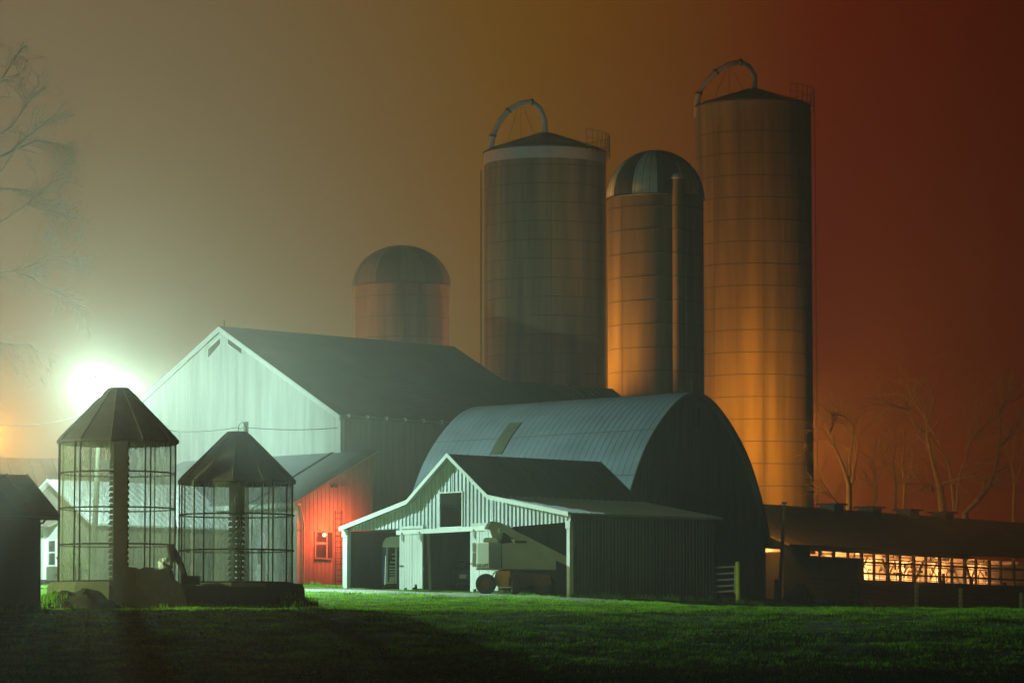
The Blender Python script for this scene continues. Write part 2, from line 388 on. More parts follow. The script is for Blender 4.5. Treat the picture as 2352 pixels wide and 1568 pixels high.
# ------------------------------------------------------------------ frames of the farm
UU = (-0.714, 0.70)
FB = Frame((-9.55, 205), UU)          # big barn: right front corner, gable runs along u
FS = Frame((2.68, 170), (-10.9, 12))  # shed
FA = Frame((9.38 - .7 * 5.78, 188 - .714 * 5.78), UU)  # arch barn: origin at its left foot, near end; u = along the ridge, n = across
FH = Frame((-22.1, 195.3), UU)        # long house
FK = Frame((-11.6, 199.0), UU)        # lean-to in front of the barn gable

# ------------------------------------------------------------------ big barn
def big_barn():
    c = FB.p(0, 0, 0); g = gz(c.x, c.y)
    t = thing('white_barn', 'tall white gabled barn with plank end wall and dark sloping roof, left of the silos', 'barn', (c.x, c.y, g))
    zE, zP, w, L = 13.87, 19.27, 19.8, 18.4
    mb = MB(); top = [(0, zE), (w / 2, zP), (w, zE)]; bot = [(0, 3.2), (w, 3.2)]
    siding(mb, FB, 0, w, top, bot, t=0, pitch=.42, th=.12, rib=.018, rw=.03)
    mb.build('gable_wall', M['white_board'], t)
    mb = MB(); FR = Frame(FB.p(0, 0, 0)[:2], (FB.n.x, FB.n.y))
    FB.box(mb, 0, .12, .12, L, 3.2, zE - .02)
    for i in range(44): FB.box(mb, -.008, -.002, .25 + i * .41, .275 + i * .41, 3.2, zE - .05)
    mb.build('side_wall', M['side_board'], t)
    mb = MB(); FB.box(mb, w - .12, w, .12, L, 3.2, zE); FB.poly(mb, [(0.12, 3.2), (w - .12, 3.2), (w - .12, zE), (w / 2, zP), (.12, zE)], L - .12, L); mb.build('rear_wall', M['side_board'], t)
    # roof slabs with overhang
    sl = (zP - zE) / (w / 2); ov = .35; f0, f1 = -.30, L + .3
    mb = MB()
    mb.slab(FB.p(-ov, f0, zE - ov * sl + .2), FB.p(-ov, f1, zE - ov * sl + .2), FB.p(w / 2, f1, zP + .2), FB.p(w / 2, f0, zP + .2), .16)
    for k in range(1, 34):  # shingle courses
        f = k / 34; a = -ov + (w / 2 + ov) * f; z = zE - ov * sl + .2 + (w / 2 + ov) * f * sl
        mb.prism([FB.p(a, f0, z + .002), FB.p(a + .05, f0, z + .05 * sl + .002), FB.p(a + .05, f1, z + .05 * sl + .002), FB.p(a, f1, z + .002)],
                 [FB.p(a - .0, f0, z + .008), FB.p(a + .05, f0, z + .05 * sl + .006), FB.p(a + .05, f1, z + .05 * sl + .006), FB.p(a - .0, f1, z + .008)])
    rf = mb.build('roof', M['barn_roof'], t)
    mb = MB(); mb.slab(FB.p(w + ov, f0, zE - ov * sl + .2), FB.p(w / 2, f0, zP + .2), FB.p(w / 2, f1, zP + .2), FB.p(w + ov, f1, zE - ov * sl + .2), .16)
    mb.build('roof', M['barn_roof'], t)
    # white rake boards
    for s0, s1 in ((-ov, w / 2), (w + ov, w / 2)):
        mb = MB(); z0 = zE - ov * sl + .17; z1 = zP + .17
        FB.poly(mb, [(s0, z0 - .3), (s1, z1 - .3), (s1, z1), (s0, z0)], f0 - .06, f0 - .004); mb.build('rake_board', M['white_trim'], t)
    # triangular louvred openings under the peak
    for pts in ([(477, 825), (508, 790), (508, 772), (478, 801)], [(523, 771), (557, 799), (557, 815), (523, 790)]):
        q = [FB.pick(a, b, -.05) for a, b in pts]
        mb = MB(); FB.poly(mb, q, -.06, -.022); o = mb.build('vent', M['dark_steel'], t)
        mb = MB()
        for i in range(4):
            a, b = q[i], q[(i + 1) % 4]; mb.tube([FB.p(a[0], -.07, a[1]), FB.p(b[0], -.07, b[1])], .04, 4)
        mb.build('vent_frame', M['white_trim'], o)
    # corner board and gutter with small white hangers along the eave
    mb = MB(); FB.box(mb, -.10, .28, -.045, -.022, 3.2, zE); FB.box(mb, -.045, -.022, -.02, .3, 3.2, zE - .1); mb.build('corner_board', M['white_trim'], t)
    mb = MB(); mb.tube([FB.p(-ov - .06, f0, zE - .05), FB.p(-ov - .06, f1, zE - .05)], .075, 6); gtr = mb.build('gutter', M['side_board'], t)
    for i in range(7):
        mb = MB(); FB.box(mb, -ov - .15, -ov + .02, .2 + i * 1.45, .32 + i * 1.45, zE - .12, zE + .06); mb.build('gutter_bracket', M['white_trim'], gtr)
    mb = MB(); mb.tube([FB.p(w / 2, .1, zP + .15), FB.p(w / 2, .1, zP + .55)], .03, 5); mb.build('lightning_rod', M['wire'], t)
    # wide rear extension, a lower roof
    t2 = thing('rear_barn', 'low dark gabled barn tucked behind the white barn, its ridge meeting the largest grey silo', 'barn', FB.p(0, 18.6, gz(3, 220)))
    mb = MB(); wz, wp = 13.2, 17.0; hw = 5.8
    FB.poly(mb, [(0.05, 3), (2 * hw, 3), (2 * hw, wz), (hw, wp), (.05, wz)], 18.9, 28); mb.build('wall', M['dark_siding'], t2)
    mb = MB(); mb.slab(FB.p(-.4, 18.85, wz - .1), FB.p(-.4, 28.4, wz - .1), FB.p(hw, 28.4, wp + .18), FB.p(hw, 18.85, wp + .18), .14, rib=.6)
    mb.slab(FB.p(2 * hw + .4, 18.85, wz - .1), FB.p(2 * hw + .4, 28.4, wz - .1), FB.p(hw, 28.4, wp + .18), FB.p(hw, 18.85, wp + .18), .14)
    mb.build('roof', M['dark_roof'], t2)
big_barn()

# ------------------------------------------------------------------ lean-to with the red light
def lean_to():
    c = FK.p(0, 0, 0); t = thing('milk_house', 'white lean-to building with ribbed metal roof and red-lit end wall, against the big barn gable', 'building', (c.x, c.y, gz(c.x, c.y)))
    zE, zT, w, L = 8.85, 11.58, 16.0, 5.55
    sl = (zT - zE) / (L + .0)
    mb = MB(); siding(mb, FK, 0, w, [(0, zE), (w, zE)], [(0, 3.2), (w, 3.2)], t=0, pitch=.3, th=.1, rib=.02, rw=.03); mb.build('front_wall', M['white_board'], t)
    # end wall (plane s=0) faces right
    mb = MB()
    k = 19
    for i in range(k):
        a, b = .0 + L * i / k, L * (i + 1) / k
        zs = [zE + a * sl, zE + b * sl]
        mb.prism([FK.p(-.1, a, 3.2), FK.p(-.1, b - .02, 3.2), FK.p(-.1, b - .02, zs[1] - .02), FK.p(-.1, a, zs[0] - .02)],
                 [FK.p(-.005, a, 3.2), FK.p(-.005, b - .02, 3.2), FK.p(-.005, b - .02, zs[1] - .02), FK.p(-.005, a, zs[0] - .02)])
    FK.poly(mb, [(-.08, 3.2), (-.008, 3.2), (-.008, zE - .1), (-.08, zE - .1)], L + .0, L + .001)
    mb.prism([FK.p(-.07, 0, 3.2), FK.p(-.07, L, 3.2), FK.p(-.07, L, zT - .05), FK.p(-.07, 0, zE - .05)], [FK.p(-.02, 0, 3.2), FK.p(-.02, L, 3.2), FK.p(-.02, L, zT - .05), FK.p(-.02, 0, zE - .05)])
    mb.build('end_wall', M['shaded_end_board'], t)
    mb = MB(); mb.slab(FK.p(-.35, -.45, zE - .45 * sl + .16), FK.p(w, -.45, zE - .45 * sl + .16), FK.p(w, L + .2, zT + .25), FK.p(-.35, L + .2, zT + .25), .10, rib=.28, rw=.05, rh=.035)
    mb.build('roof', M['light_roof'], t)
    mb = MB(); FK.box(mb, -.35, w, -.52, -.455, zE - .36, zE - .12); mb.build('fascia', M['white_trim'], t)
    mb = MB(); mb.slab(FK.p(3.1, -.45, zE - .45 * sl + .24), FK.p(3.25, -.45, zE - .45 * sl + .24), FK.p(3.25, L, zT + .27), FK.p(3.1, L, zT + .27), .05)
    mb.build('roof_seam', M['dark_steel'], t)
    mb = MB(); FK.box(mb, -.13, .22, -.04, -.004, 3.2, zE - .1); FK.box(mb, -.13, -.105, .0, .25, 3.2, zE - .1); mb.build('corner_board', M['white_trim'], t)
    mb = MB(); mb.tube([FK.p(-.2, .1, zE - .25), FK.p(-.22, .35, zE - 1.2), FK.p(-.22, .35, 4.4)], .055, 6); mb.build('downpipe', M['white_trim'], t)
    # end wall details: frame on plane s=-.1
    E = Frame(FK.p(-.1, 0, 0)[:2], (FK.n.x, FK.n.y)); # u = into depth
    E.n = FK.u.copy()
    def eb(name, px0, py0, px1, py1, proud, m, par=None):
        a = E.pick(px0, py0); b = E.pick(px1, py1); mb = MB(); E.box(mb, min(a[0], b[0]), max(a[0], b[0]), -proud, -.003, min(a[1], b[1]), max(a[1], b[1])); return mb.build(name, m, par or t)
    win = eb('window_frame', 722, 1219, 751, 1283, .05, M['shaded_end_board'])
    eb('pane', 725, 1222, 748, 1245, .056, M['glass_dark'], win); eb('pane', 725, 1249, 748, 1280, .056, M['glass_dark'], win)
    eb('shutter', 753, 1222, 762, 1281, .05, M['dark_steel'])
    eb('window_sill', 722, 1284, 760, 1288, .08, M['dark_steel'])
    eb('trim_board', 682, 1218.5, 848, 1221, .03, M['side_board'])
    eb('track_rail', 757, 1112, 800, 1114.5, .06, M['dark_steel']); eb('vent', 760, 1114, 772, 1119, .12, M['dark_steel'])
    lad = MB()
    for px in (765.5, 781):
        a = E.pick(px, 1172); b = E.pick(px, 1342); lad.tube([E.p(a[0], -.16, a[1]), E.p(b[0], -.16, b[1])], .025, 5)
    for i in range(13):
        a = E.pick(765.5, 1178 + i * 13); b = E.pick(781, 1178 + i * 13); lad.tube([E.p(a[0], -.16, a[1]), E.p(b[0], -.16, b[1])], .018, 5)
    o = lad.build('ladder', M['dark_steel']); tag(o, 'thin dark steel ladder fixed upright on the red-lit wall', 'ladder')
    pp = MB()
    for px in (789, 797):
        a = E.pick(px, 1200); b = E.pick(px, 1342); pp.tube([E.p(a[0], -.06, a[1]), E.p(b[0], -.06, b[1])], .03, 5)
    pp.build('pipe', M['dark_steel'], t)
    a = E.pick(733, 1228); pos = E.p(a[0], -.42, a[1])
    rl = thing('red_lamp', 'small glowing red lamp on the wall above the little window', 'lamp', pos)
    mb = MB(); mb.lathe((pos.x, pos.y), [(.03, pos.z - .09), (.08, pos.z - .05), (.095, pos.z), (.08, pos.z + .05), (.03, pos.z + .08)], 12); mb.build('bulb', emit('red_bulb', (1, .12, .05), 90), rl, True)
    mb = MB(); mb.tube([E.p(a[0], -.05, a[1] + .12), E.p(a[0], -.3, a[1] + .2), E.p(a[0], -.42, a[1] + .09)], .02, 5); mb.build('bracket', M['dark_steel'], rl)
    light('red_lamp_glow', 'POINT', E.p(a[0], -.75, a[1] - .05), (1.0, 0.05, 0.02), 260, 0.12)
    light('red_lamp_spill', 'SPOT', E.p(a[0] + .9, -2.0, a[1] + .5), (1.0, 0.12, 0.04), 1150, 0.2, aim=E.p(a[0] + .9, 0, a[1] + .2), cone=150, blend=1.0)
lean_to()

# ------------------------------------------------------------------ long house on the left
def house():
    c = FH.p(0, 0, 0); t = thing('farmhouse', 'low olive house with bright metal roof, seen through the front corn crib', 'house', (c.x, c.y, gz(c.x, c.y)))
    zE, zP, hw, L = 7.55, 9.8, 3.52, 9.6; sl = (zP - zE) / hw
    mb = MB(); FH.poly(mb, [(0, 3.2), (2 * hw, 3.2), (2 * hw, zE), (hw, zP), (0, zE)], 0, .12); mb.build('gable_wall', M['beige'], t)
    mb = MB(); FH.box(mb, 0, .12, .12, L, 3.2, zE - .02); FH.box(mb, 2 * hw - .12, 2 * hw, .12, L, 3.2, zE); FH.poly(mb, [(0.12, 3.2), (2 * hw - .12, 3.2), (2 * hw - .12, zE), (hw, zP), (.12, zE)], L - .12, L)
    mb.build('wall', M['olive'], t)
    mb = MB(); mb.slab(FH.p(-.35, -.35, zE - .35 * sl + .15), FH.p(-.35, L + .2, zE - .35 * sl + .15), FH.p(hw, L + .2, zP + .15), FH.p(hw, -.35, zP + .15), .1, rib=.45)
    mb.build('roof', M['white_roof'], t)
    mb = MB(); mb.slab(FH.p(2 * hw + .35, -.35, zE - .35 * sl + .15), FH.p(2 * hw + .35, L + .2, zE - .35 * sl + .15), FH.p(hw, L + .2, zP + .15), FH.p(hw, -.35, zP + .15), .1)
    mb.build('roof', M['white_roof'], t)
    def gb(name, x0, y0, x1, y1, pr, m, par=t):
        a = FH.pick(x0, y0); b = FH.pick(x1, y1); mb = MB(); FH.box(mb, min(a[0], b[0]), max(a[0], b[0]), -pr, -.004, min(a[1], b[1]), max(a[1], b[1])); return mb.build(name, m, par)
    sd = gb('porch_siding', 80, 1204, 134, 1330, .05, M['white_board'])
    w = gb('window', 112, 1238, 132, 1300, .09, M['white_trim']); gb('pane', 115, 1242, 129, 1266, .10, M['glass_dark'], w); gb('pane', 115, 1270, 129, 1296, .10, M['glass_dark'], w)
    gb('porch_post', 104, 1208, 110, 1330, .35, M['white_trim']); gb('foundation', 84, 1302, 150, 1332, .12, M['concrete'])
    mb = MB(); q = [FH.pick(x, 1206) for x in (82, 140)]
    mb.slab(FH.p(q[0][0], -.9, q[0][1] - .1), FH.p(q[1][0], -.9, q[0][1] - .1), FH.p(q[1][0], -.05, q[0][1] + .2), FH.p(q[0][0], -.05, q[0][1] + .2), .08); mb.build('porch_roof', M['beige'], t)
    sh = MB(); rnd = random.Random(5)
    b = W(168, 1300, 192)
    for i in range(260):
        p = Vector((b.x + rnd.gauss(0, .35), b.y + rnd.gauss(0, .3), gz(b.x, b.y) + .1 + abs(rnd.gauss(0, .7)))); a = rnd.uniform(0, 6.28)
        d = Vector((math.cos(a), math.sin(a), rnd.uniform(.2, 1.2))) * .22; e = Vector((-d.y, d.x, 0)) * .35
        sh.add([p, p + d + e, p + d * 1.6, p + d - e], [(0, 1, 2, 3)])
    o = sh.build('shrub', M['blade']); tag(o, 'small leafy shrub against the olive house wall behind the front corn crib', 'shrub')
house()
# far-off brown barn behind everything on the left
def far_barn():
    a, b = W(-120, 1036, 246), W(352, 1049, 252); t = thing('long_brown_barn', 'long low brown barn fading into orange mist at the left edge', 'barn', (a.x + 6, a.y, gz(a.x, a.y)))
    F = Frame(b[:2], (a - b)[:2]); L = (a.xy - b.xy).length; zr = 13.95
    mb = MB(); mb.slab(F.p(0, -5, 9.4), F.p(L, -5, 9.4), F.p(L, 0, zr), F.p(0, 0, zr), .14, rib=.8); mb.slab(F.p(0, 5, 9.4), F.p(L, 5, 9.4), F.p(L, 0, zr), F.p(0, 0, zr), .14)
    mb.build('roof', M['beige'], t)
    mb = MB(); F.box(mb, .2, L - .2, -4.6, 4.6, 3.5, 9.55); mb.build('wall', M['beige'], t)
far_barn()

# ------------------------------------------------------------------ white shed
def shed():
    t = thing('open_shed', 'white steel-sided shed with open bays, loft opening and dark gable roof', 'shed', (2.68, 170, gz(2.68, 170)))
    fr = -.36
    P_ = lambda x, y, tt=fr: FS.pick(x, y, tt)
    tip_l, br_l, pk, br_r, tip_r = P_(779, 1212), P_(934, 1150), P_(1027, 1042), P_(1120, 1138), P_(1306, 1177)
    L = 9.4; g = 2.6
    topt = sorted([(a, z - .1) for a, z in (tip_l, br_l, pk, br_r, tip_r)])
    sR, sL = FS.pick(1312, 1300)[0], FS.pick(792, 1300)[0]
    # lower edge of the siding
    bt = sorted([(sR - .05, FS.pick(1309, 1198)[1]), (FS.pick(1166, 1210)[0], FS.pick(1166, 1210)[1]), (FS.pick(920, 1222)[0], FS.pick(920, 1222)[1] - .0), (FS.pick(918, 1214)[0] + .01, FS.pick(918, 1214)[1]), (sL, FS.pick(792, 1219)[1])])
    h0, h1 = FS.pick(1062, 1208), FS.pick(1012, 1133)
    mb = MB(); siding(mb, FS, sR, sL, topt, bt, pitch=.27, rib=.035, rw=.055, hole=(h0[0], h1[0], h0[1], h1[1])); mb.build('facade', M['steel_siding'], t)
    # loft frame
    mb = MB()
    for b in ((h0[0] - .06, h0[0], h0[1] - .06, h1[1] + .06), (h1[0], h1[0] + .06, h0[1] - .06, h1[1] + .06), (h0[0], h1[0], h0[1] - .09, h0[1]), (h0[0], h1[0], h1[1], h1[1] + .06)):
        FS.box(mb, b[0], b[1], -.06, .03, b[2], b[3])
    mb.build('loft_frame', M['white_trim'], t)
    # roof: four planes
    def plane(a, b, m, nm='roof', rib=.45):
        mb = MB(); mb.slab(FS.p(a[0], fr, a[1]), FS.p(a[0], L + .3, a[1]), FS.p(b[0], L + .3, b[1]), FS.p(b[0], fr, b[1]), .07)
        p0, p1 = FS.p(a[0], fr, a[1]), FS.p(b[0], fr, b[1])
        nn = Vector((0, 0, 1)); k = int((L + .7) / rib)
        for i in range(k + 1):
            off = FS.n * (i * (L + .3 - fr) / k)
            q0, q1 = p0 + off + nn * .004, p1 + off + nn * .004; d = FS.n * .03
            mb.prism([q0 - d, q0 + d, q1 + d, q1 - d], [q0 - d * .4 + nn * .035, q0 + d * .4 + nn * .035, q1 + d * .4 + nn * .035, q1 - d * .4 + nn * .035])
        return mb.build(nm, m, t)
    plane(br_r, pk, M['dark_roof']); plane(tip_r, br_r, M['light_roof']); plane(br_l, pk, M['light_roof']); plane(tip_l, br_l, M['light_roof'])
    for a, b in ((tip_l, br_l), (br_l, pk), (pk, br_r), (br_r, tip_r)):
        mb = MB(); FS.poly(mb, [(a[0], a[1] - .16), (b[0], b[1] - .16), (b[0], b[1] + .05), (a[0], a[1] + .05)], fr - .035, fr - .002); mb.build('rake_trim', M['white_trim'], t)
    # side and back walls
    zR = interp(topt, sR); zL = interp(topt, sL)
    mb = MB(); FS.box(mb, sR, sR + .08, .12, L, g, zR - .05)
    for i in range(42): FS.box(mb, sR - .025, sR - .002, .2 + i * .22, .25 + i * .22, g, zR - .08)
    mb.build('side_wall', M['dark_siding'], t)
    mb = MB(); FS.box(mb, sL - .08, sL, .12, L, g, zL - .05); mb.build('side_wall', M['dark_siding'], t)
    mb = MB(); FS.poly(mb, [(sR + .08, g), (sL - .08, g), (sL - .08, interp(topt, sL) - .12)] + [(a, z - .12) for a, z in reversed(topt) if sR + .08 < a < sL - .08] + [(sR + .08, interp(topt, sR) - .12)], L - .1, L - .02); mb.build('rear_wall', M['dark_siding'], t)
    # inner partition of the left bay with dark girts
    a0, a1 = FS.pick(926, 1300)[0], sL - .1
    mb = MB(); FS.box(mb, a0 + 1.2, a1, 4.3, 4.36, g, 8.0); pw = mb.build('partition', M['side_board'], t)
    for z in (4.55, 5.5, 6.45, 7.4):
        mb = MB(); FS.box(mb, a0 + 1.2, a1, 4.14, 4.295, z, z + .2); mb.build('girt', M['dark_steel'], pw)
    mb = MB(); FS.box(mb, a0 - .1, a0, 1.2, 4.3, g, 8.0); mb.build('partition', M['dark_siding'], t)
    # posts
    for px, w in ((797, 10), (1310, 7)):
        a = FS.pick(px - w / 2, 1300)[0]; b = FS.pick(px + w / 2, 1300)[0]; mb = MB()
        FS.box(mb, min(a, b), max(a, b), -.14, .1, g, interp(bt, (a + b) / 2) + .03)
        FS.box(mb, min(a, b) - .05, max(a, b) + .05, -.17, -.142, interp(bt, (a + b) / 2) - .3, interp(bt, (a + b) / 2) + .05)
        mb.build('post', M['white_trim'], t)
    # header board (door track)
    a, b = FS.pick(917, 1222), FS.pick(1166, 1209); mb = MB(); FS.poly(mb, [(a[0], a[1] - .13), (b[0], b[1] - .13), (b[0], b[1] + .09), (a[0], a[1] + .09)], -.20, -.05); mb.build('door_track', M['white_trim'], t)
    # sliding doors: planks with frayed lower edges
    rnd = random.Random(11)
    for x0, x1 in ((923, 976), (1086, 1150)):
        mb = MB(); a = FS.pick(x1, 1300)[0]; b = FS.pick(x0, 1300)[0]; n = 9
        for i in range(n):
            s0, s1 = a + (b - a) * i / n, a + (b - a) * (i + 1) / n
            x = FS.p(s0, 0, 0); z0 = gz(x.x, x.y) + .1 + rnd.uniform(-.06, .12) + (.25 if i == 2 and x0 < 1000 else 0); zt = interp(bt, s0) - .1
            th = rnd.uniform(.0, .012)
            FS.poly(mb, [(s0 + .006, z0), (s1 - .006, z0 + rnd.uniform(-.04, .04)), (s1 - .006, zt), (s0 + .006, zt)], -.16 - th, -.10)
        for z in (4.6, 6.6): FS.box(mb, a + .02, b - .02, -.098, -.05, z, z + .14)
        d = mb.build('sliding_door', M['white_board'], t)
        for q in (.12, .88):
            mb = MB(); s = a + (b - a) * q; FS.box(mb, s - .03, s + .03, -.24, -.205, interp(bt, s) - .42, interp(bt, s) - .02); mb.build('door_hanger', M['silver'], d)
        mb = MB(); FS.box(mb, b - .3, b - .04, -.20, -.175, 4.8, 4.86); mb.build('hinge', M['rust'], d)
    # leaning jamb boards
    for px0, px1 in ((979, 985), (1086, 1082)):
        a = FS.pick(px0, 1225); b = FS.pick(px1, 1350); mb = MB(); mb.tube([FS.p(a[0], .12, a[1]), FS.p(b[0], .12, 3.2)], .07, 4); mb.build('jamb', M['side_board'], t)
    mb = MB(); a = FS.pick(1180, 1212)[0]; mb.tube([FS.p(a, .3, 6.9), FS.p(a, .3, 5.9)], .01, 4); mb.build('rope', M['wire'], t)
shed()

# ------------------------------------------------------------------ arch-roofed barn
def arch_barn():
    t = thing('arched_barn', 'big barn with tall rounded grey-blue roof and dark end wall, behind the open shed', 'barn', (FA.o.x, FA.o.y, gz(FA.o.x, FA.o.y)))
    hw, zE, zP, L = 5.78, 6.15, 14.0, 15.8
    # near end plane: width along n, ridge along u
    G = Frame(FA.o[:2], (FA.n.x, FA.n.y)); G.n = FA.u.copy()      # G.u across, G.n along the ridge
    right_px = [(1770, 1258), (1762, 1200), (1750, 1150), (1737, 1105), (1723, 1062), (1708, 1027), (1693, 998), (1676, 970), (1655, 940), (1635, 918), (1618, 906), (1600, 897)]
    prof = []
    for x, y in right_px:
        s, z = G.pick(x, y); prof.append((abs(s - hw), z))
    prof[-1] = (0, zP); prof[0] = (hw, zE)
    arc = [(hw + d, z) for d, z in prof] + [(hw - d, z) for d, z in prof[-2::-1]]
    mb = MB(); k = 30
    G.poly(mb, [(a, z - .12) for a, z in arc] + [(.05, 2.2), (2 * hw - .05, 2.2)][::1], .35, .47)
    for i in range(1, 38):
        a = i * 2 * hw / 38; zt = interp(sorted(arc), a) - .2; G.box(mb, a, a + .025, .33, .348, 6.2, zt)
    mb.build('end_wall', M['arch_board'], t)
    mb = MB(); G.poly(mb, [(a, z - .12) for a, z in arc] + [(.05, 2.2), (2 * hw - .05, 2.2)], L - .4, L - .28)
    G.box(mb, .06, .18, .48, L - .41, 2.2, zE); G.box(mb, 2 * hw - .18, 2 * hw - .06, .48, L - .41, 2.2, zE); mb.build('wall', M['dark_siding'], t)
    # roof shell
    fine = []
    for (a, z), (b, y) in zip(arc, arc[1:]):
        for q in range(3): fine.append((a + (b - a) * q / 3, z + (y - z) * q / 3))
    fine.append(arc[-1])
    # smooth
    for _ in range(3): fine = [fine[0]] + [((fine[i - 1][0] + 2 * fine[i][0] + fine[i + 1][0]) / 4, (fine[i - 1][1] + 2 * fine[i][1] + fine[i + 1][1]) / 4) for i in range(1, len(fine) - 1)] + [fine[-1]]
    mb = MB(); n = len(fine); vv = []
    for tt in (0, L):
        for a, z in fine:
            dd = Vector((a - hw, z - 7)).normalized(); vv.append(G.p(a, tt, z)); vv.append(G.p(a - dd.x * .12, tt, z - dd.y * .12))
    ff = []
    for i in range(n - 1):
        o, i2 = 2 * n, 2 * i
        ff += [(i2, i2 + 2, o + i2 + 2, o + i2), (i2 + 1, o + i2 + 1, o + i2 + 3, i2 + 3), (i2, i2 + 1, i2 + 3, i2 + 2), (o + i2, o + i2 + 2, o + i2 + 3, o + i2 + 1)]
    ff += [(0, 2 * n, 2 * n + 1, 1), (2 * n - 2, 2 * n - 1, 4 * n - 1, 4 * n - 2)]
    mb.add(vv, ff); rf = mb.build('roof', M['grey_roof'], t, True)
    # sheet seams: two horizontal laps and rib lines
    mb = MB()
    for i in range(1, 36):
        tt = i * L / 36; mb.tube([G.p(a, tt, z + .004) for a, z in fine[::2]], .014, 4)
    mb.build('ribs', M['grey_roof'], rf)
    for frac in (.72, .86):
        a, z = fine[int(n * frac)]; mb = MB(); mb.tube([G.p(a, 0, z), G.p(a, L, z)], .02, 4); mb.build('sheet_lap', M['hoop'], rf)
    # skylight strip on the left slope
    i0, i1 = int(n * .66), int(n * .80); mb = MB(); tt = 10.1
    seg = fine[i0:i1]
    for (a, z), (b, y) in zip(seg, seg[1:]):
        d = Vector((-(y - z), 0)) ; nx, nz = -(abs(y - z)), abs(b - a); l = math.hypot(nx, nz); nx, nz = nx / l * .05, nz / l * .05
        mb.prism([G.p(a, tt, z), G.p(b, tt, y), G.p(b, tt + .9, y), G.p(a, tt + .9, z)], [G.p(a + nx, tt, z + nz), G.p(b + nx, tt, y + nz), G.p(b + nx, tt + .9, y + nz), G.p(a + nx, tt + .9, z + nz)])
    mb.build('skylight', M['skylight'], rf)
    mb = MB(); a = [(x, z) for x, z in fine]
    mb.tube([G.p(x, -.02, z - .03) for x, z in a], .05, 5); mb.build('edge_trim', M['dark_siding'], rf)
    a, b = G.pick(1592, 935, .33), G.pick(1608, 980, .33); mb = MB(); G.box(mb, min(a[0], b[0]), max(a[0], b[0]), .29, .328, b[1], a[1]); mb.build('loft_door', M['black'], t)
    for tt in (.3, 8.6):
        mb = MB(); mb.tube([G.p(hw, tt, zP - .05), G.p(hw, tt, zP + .5)], .018, 4); mb.build('lightning_rod', M['wire'], t)
arch_barn()

# ------------------------------------------------------------------ silos
def hoops(mb, c, r, z0, z1, pitch, w=.022):
    z = z0
    while z < z1: mb.torus(c, r + .01, w, z, 72, 4); z += pitch
def staves(parent, c, r, z0, z1, mname='silo_stave'):
    mb = MB(); mb.lathe(c, [(r, z0), (r, z1)], 72); return mb.build('wall', M[mname], parent, True)
def joints(parent, c, r, z0, z1, n=7):
    mb = MB()
    for k in range(n):
        a = 2 * math.pi * (k + .35) / n; mb.tube([(c[0] + (r + .005) * math.cos(a), c[1] + (r + .005) * math.sin(a), z) for z in (z0, z1)], .010, 4)
    mb.build('stave_joints', M['hoop'], parent)
def ladder(parent, c, r, ang, z0, z1):
    mb = MB(); d = Vector((math.cos(ang), math.sin(ang), 0)); s = Vector((-d.y, d.x, 0)); b = Vector((c[0], c[1], 0)) + d * (r + .25)
    for q in (-.25, .25): mb.tube([b + s * q + Vector((0, 0, z)) for z in (z0, z1)], .025, 4)
    z = z0
    while z < z1: mb.tube([b - s * .25 + Vector((0, 0, z)), b + s * .25 + Vector((0, 0, z))], .015, 4); z += .4
    mb.build('ladder', M['dark_steel'], parent)
def silo_big(px, D, r, ztop, zpk, label, pitch, band, goose, rail):
    c = W(px, 1200, D); g = gz(c.x, c.y); t = thing('silo', label, 'silo', (c.x, c.y, g), group='four grain silos'); c = (c.x, c.y)
    staves(t, c, r, g - 1, ztop)
    mb = MB(); hoops(mb, c, r, g + 1.0, ztop - 1.2, pitch); mb.build('hoops', M['hoop'], t)
    joints(t, c, r, g, ztop - 1.0)
    if band: mb = MB(); mb.lathe(c, [(r + .03, ztop - .85), (r + .05, ztop - .1)], 72); mb.build('top_band', M['band'], t, True)
    mb = MB(); mb.lathe(c, [(r + .12, ztop - .08), (r + .12, ztop + .02), (r * .55, ztop + (zpk - ztop) * .48), (r * .18, zpk - .12), (.25, zpk)], 24); rf = mb.build('roof', M['dark_steel'], t)
    mb = MB()
    for k in range(12):
        a = 2 * math.pi * k / 12; mb.tube([(c[0] + (r + .1) * math.cos(a), c[1] + (r + .1) * math.sin(a), ztop + .05), (c[0] + .4 * math.cos(a), c[1] + .4 * math.sin(a), zpk)], .03, 4)
    mb.build('seams', M['hoop'], rf)
    # platform rail on part of the rim
    mb = MB(); a0, a1 = rail; k = 14
    pt = lambda a, z, rr=r + .25: (c[0] + rr * math.cos(a), c[1] + rr * math.sin(a), z)
    for z in (ztop + .6, ztop + 1.15): mb.tube([pt(a0 + (a1 - a0) * i / k, z) for i in range(k + 1)], .022, 4)
    for i in range(k + 1): mb.tube([pt(a0 + (a1 - a0) * i / k, z) for z in (ztop - .3, ztop + 1.17)], .02, 4)
    mb.build('safety_rail', M['dark_steel'], t)
    # gooseneck filler pipe
    mb = MB(); mb.tube([W(x, y, D - .5 + q) for x, y, q in goose], .19, 10); gp = mb.build('filler_pipe', M['band'], t, True)
    for i in (2, 4, 6):
        x, y, q = goose[i]; x2, y2, q2 = goose[i - 1]; p = W(x, y, D - .5 + q); d = (p - W(x2, y2, D - .5 + q2)).normalized() * .06
        mb = MB(); mb.tube([p - d, p + d], .26, 10); mb.build('flange', M['dark_steel'], gp)
    mb = MB(); m0 = goose[len(goose) // 2]
    for dx in (-10, 0, 12): mb.tube([W(m0[0] + dx * .3, m0[1] + 3, D - .5), W(m0[0] + dx * 3.2, HZ - (ztop + .5) * F0 / D, D)], .018, 4)
    mb.build('guy_wire', M['wire'], t)
    return t, c
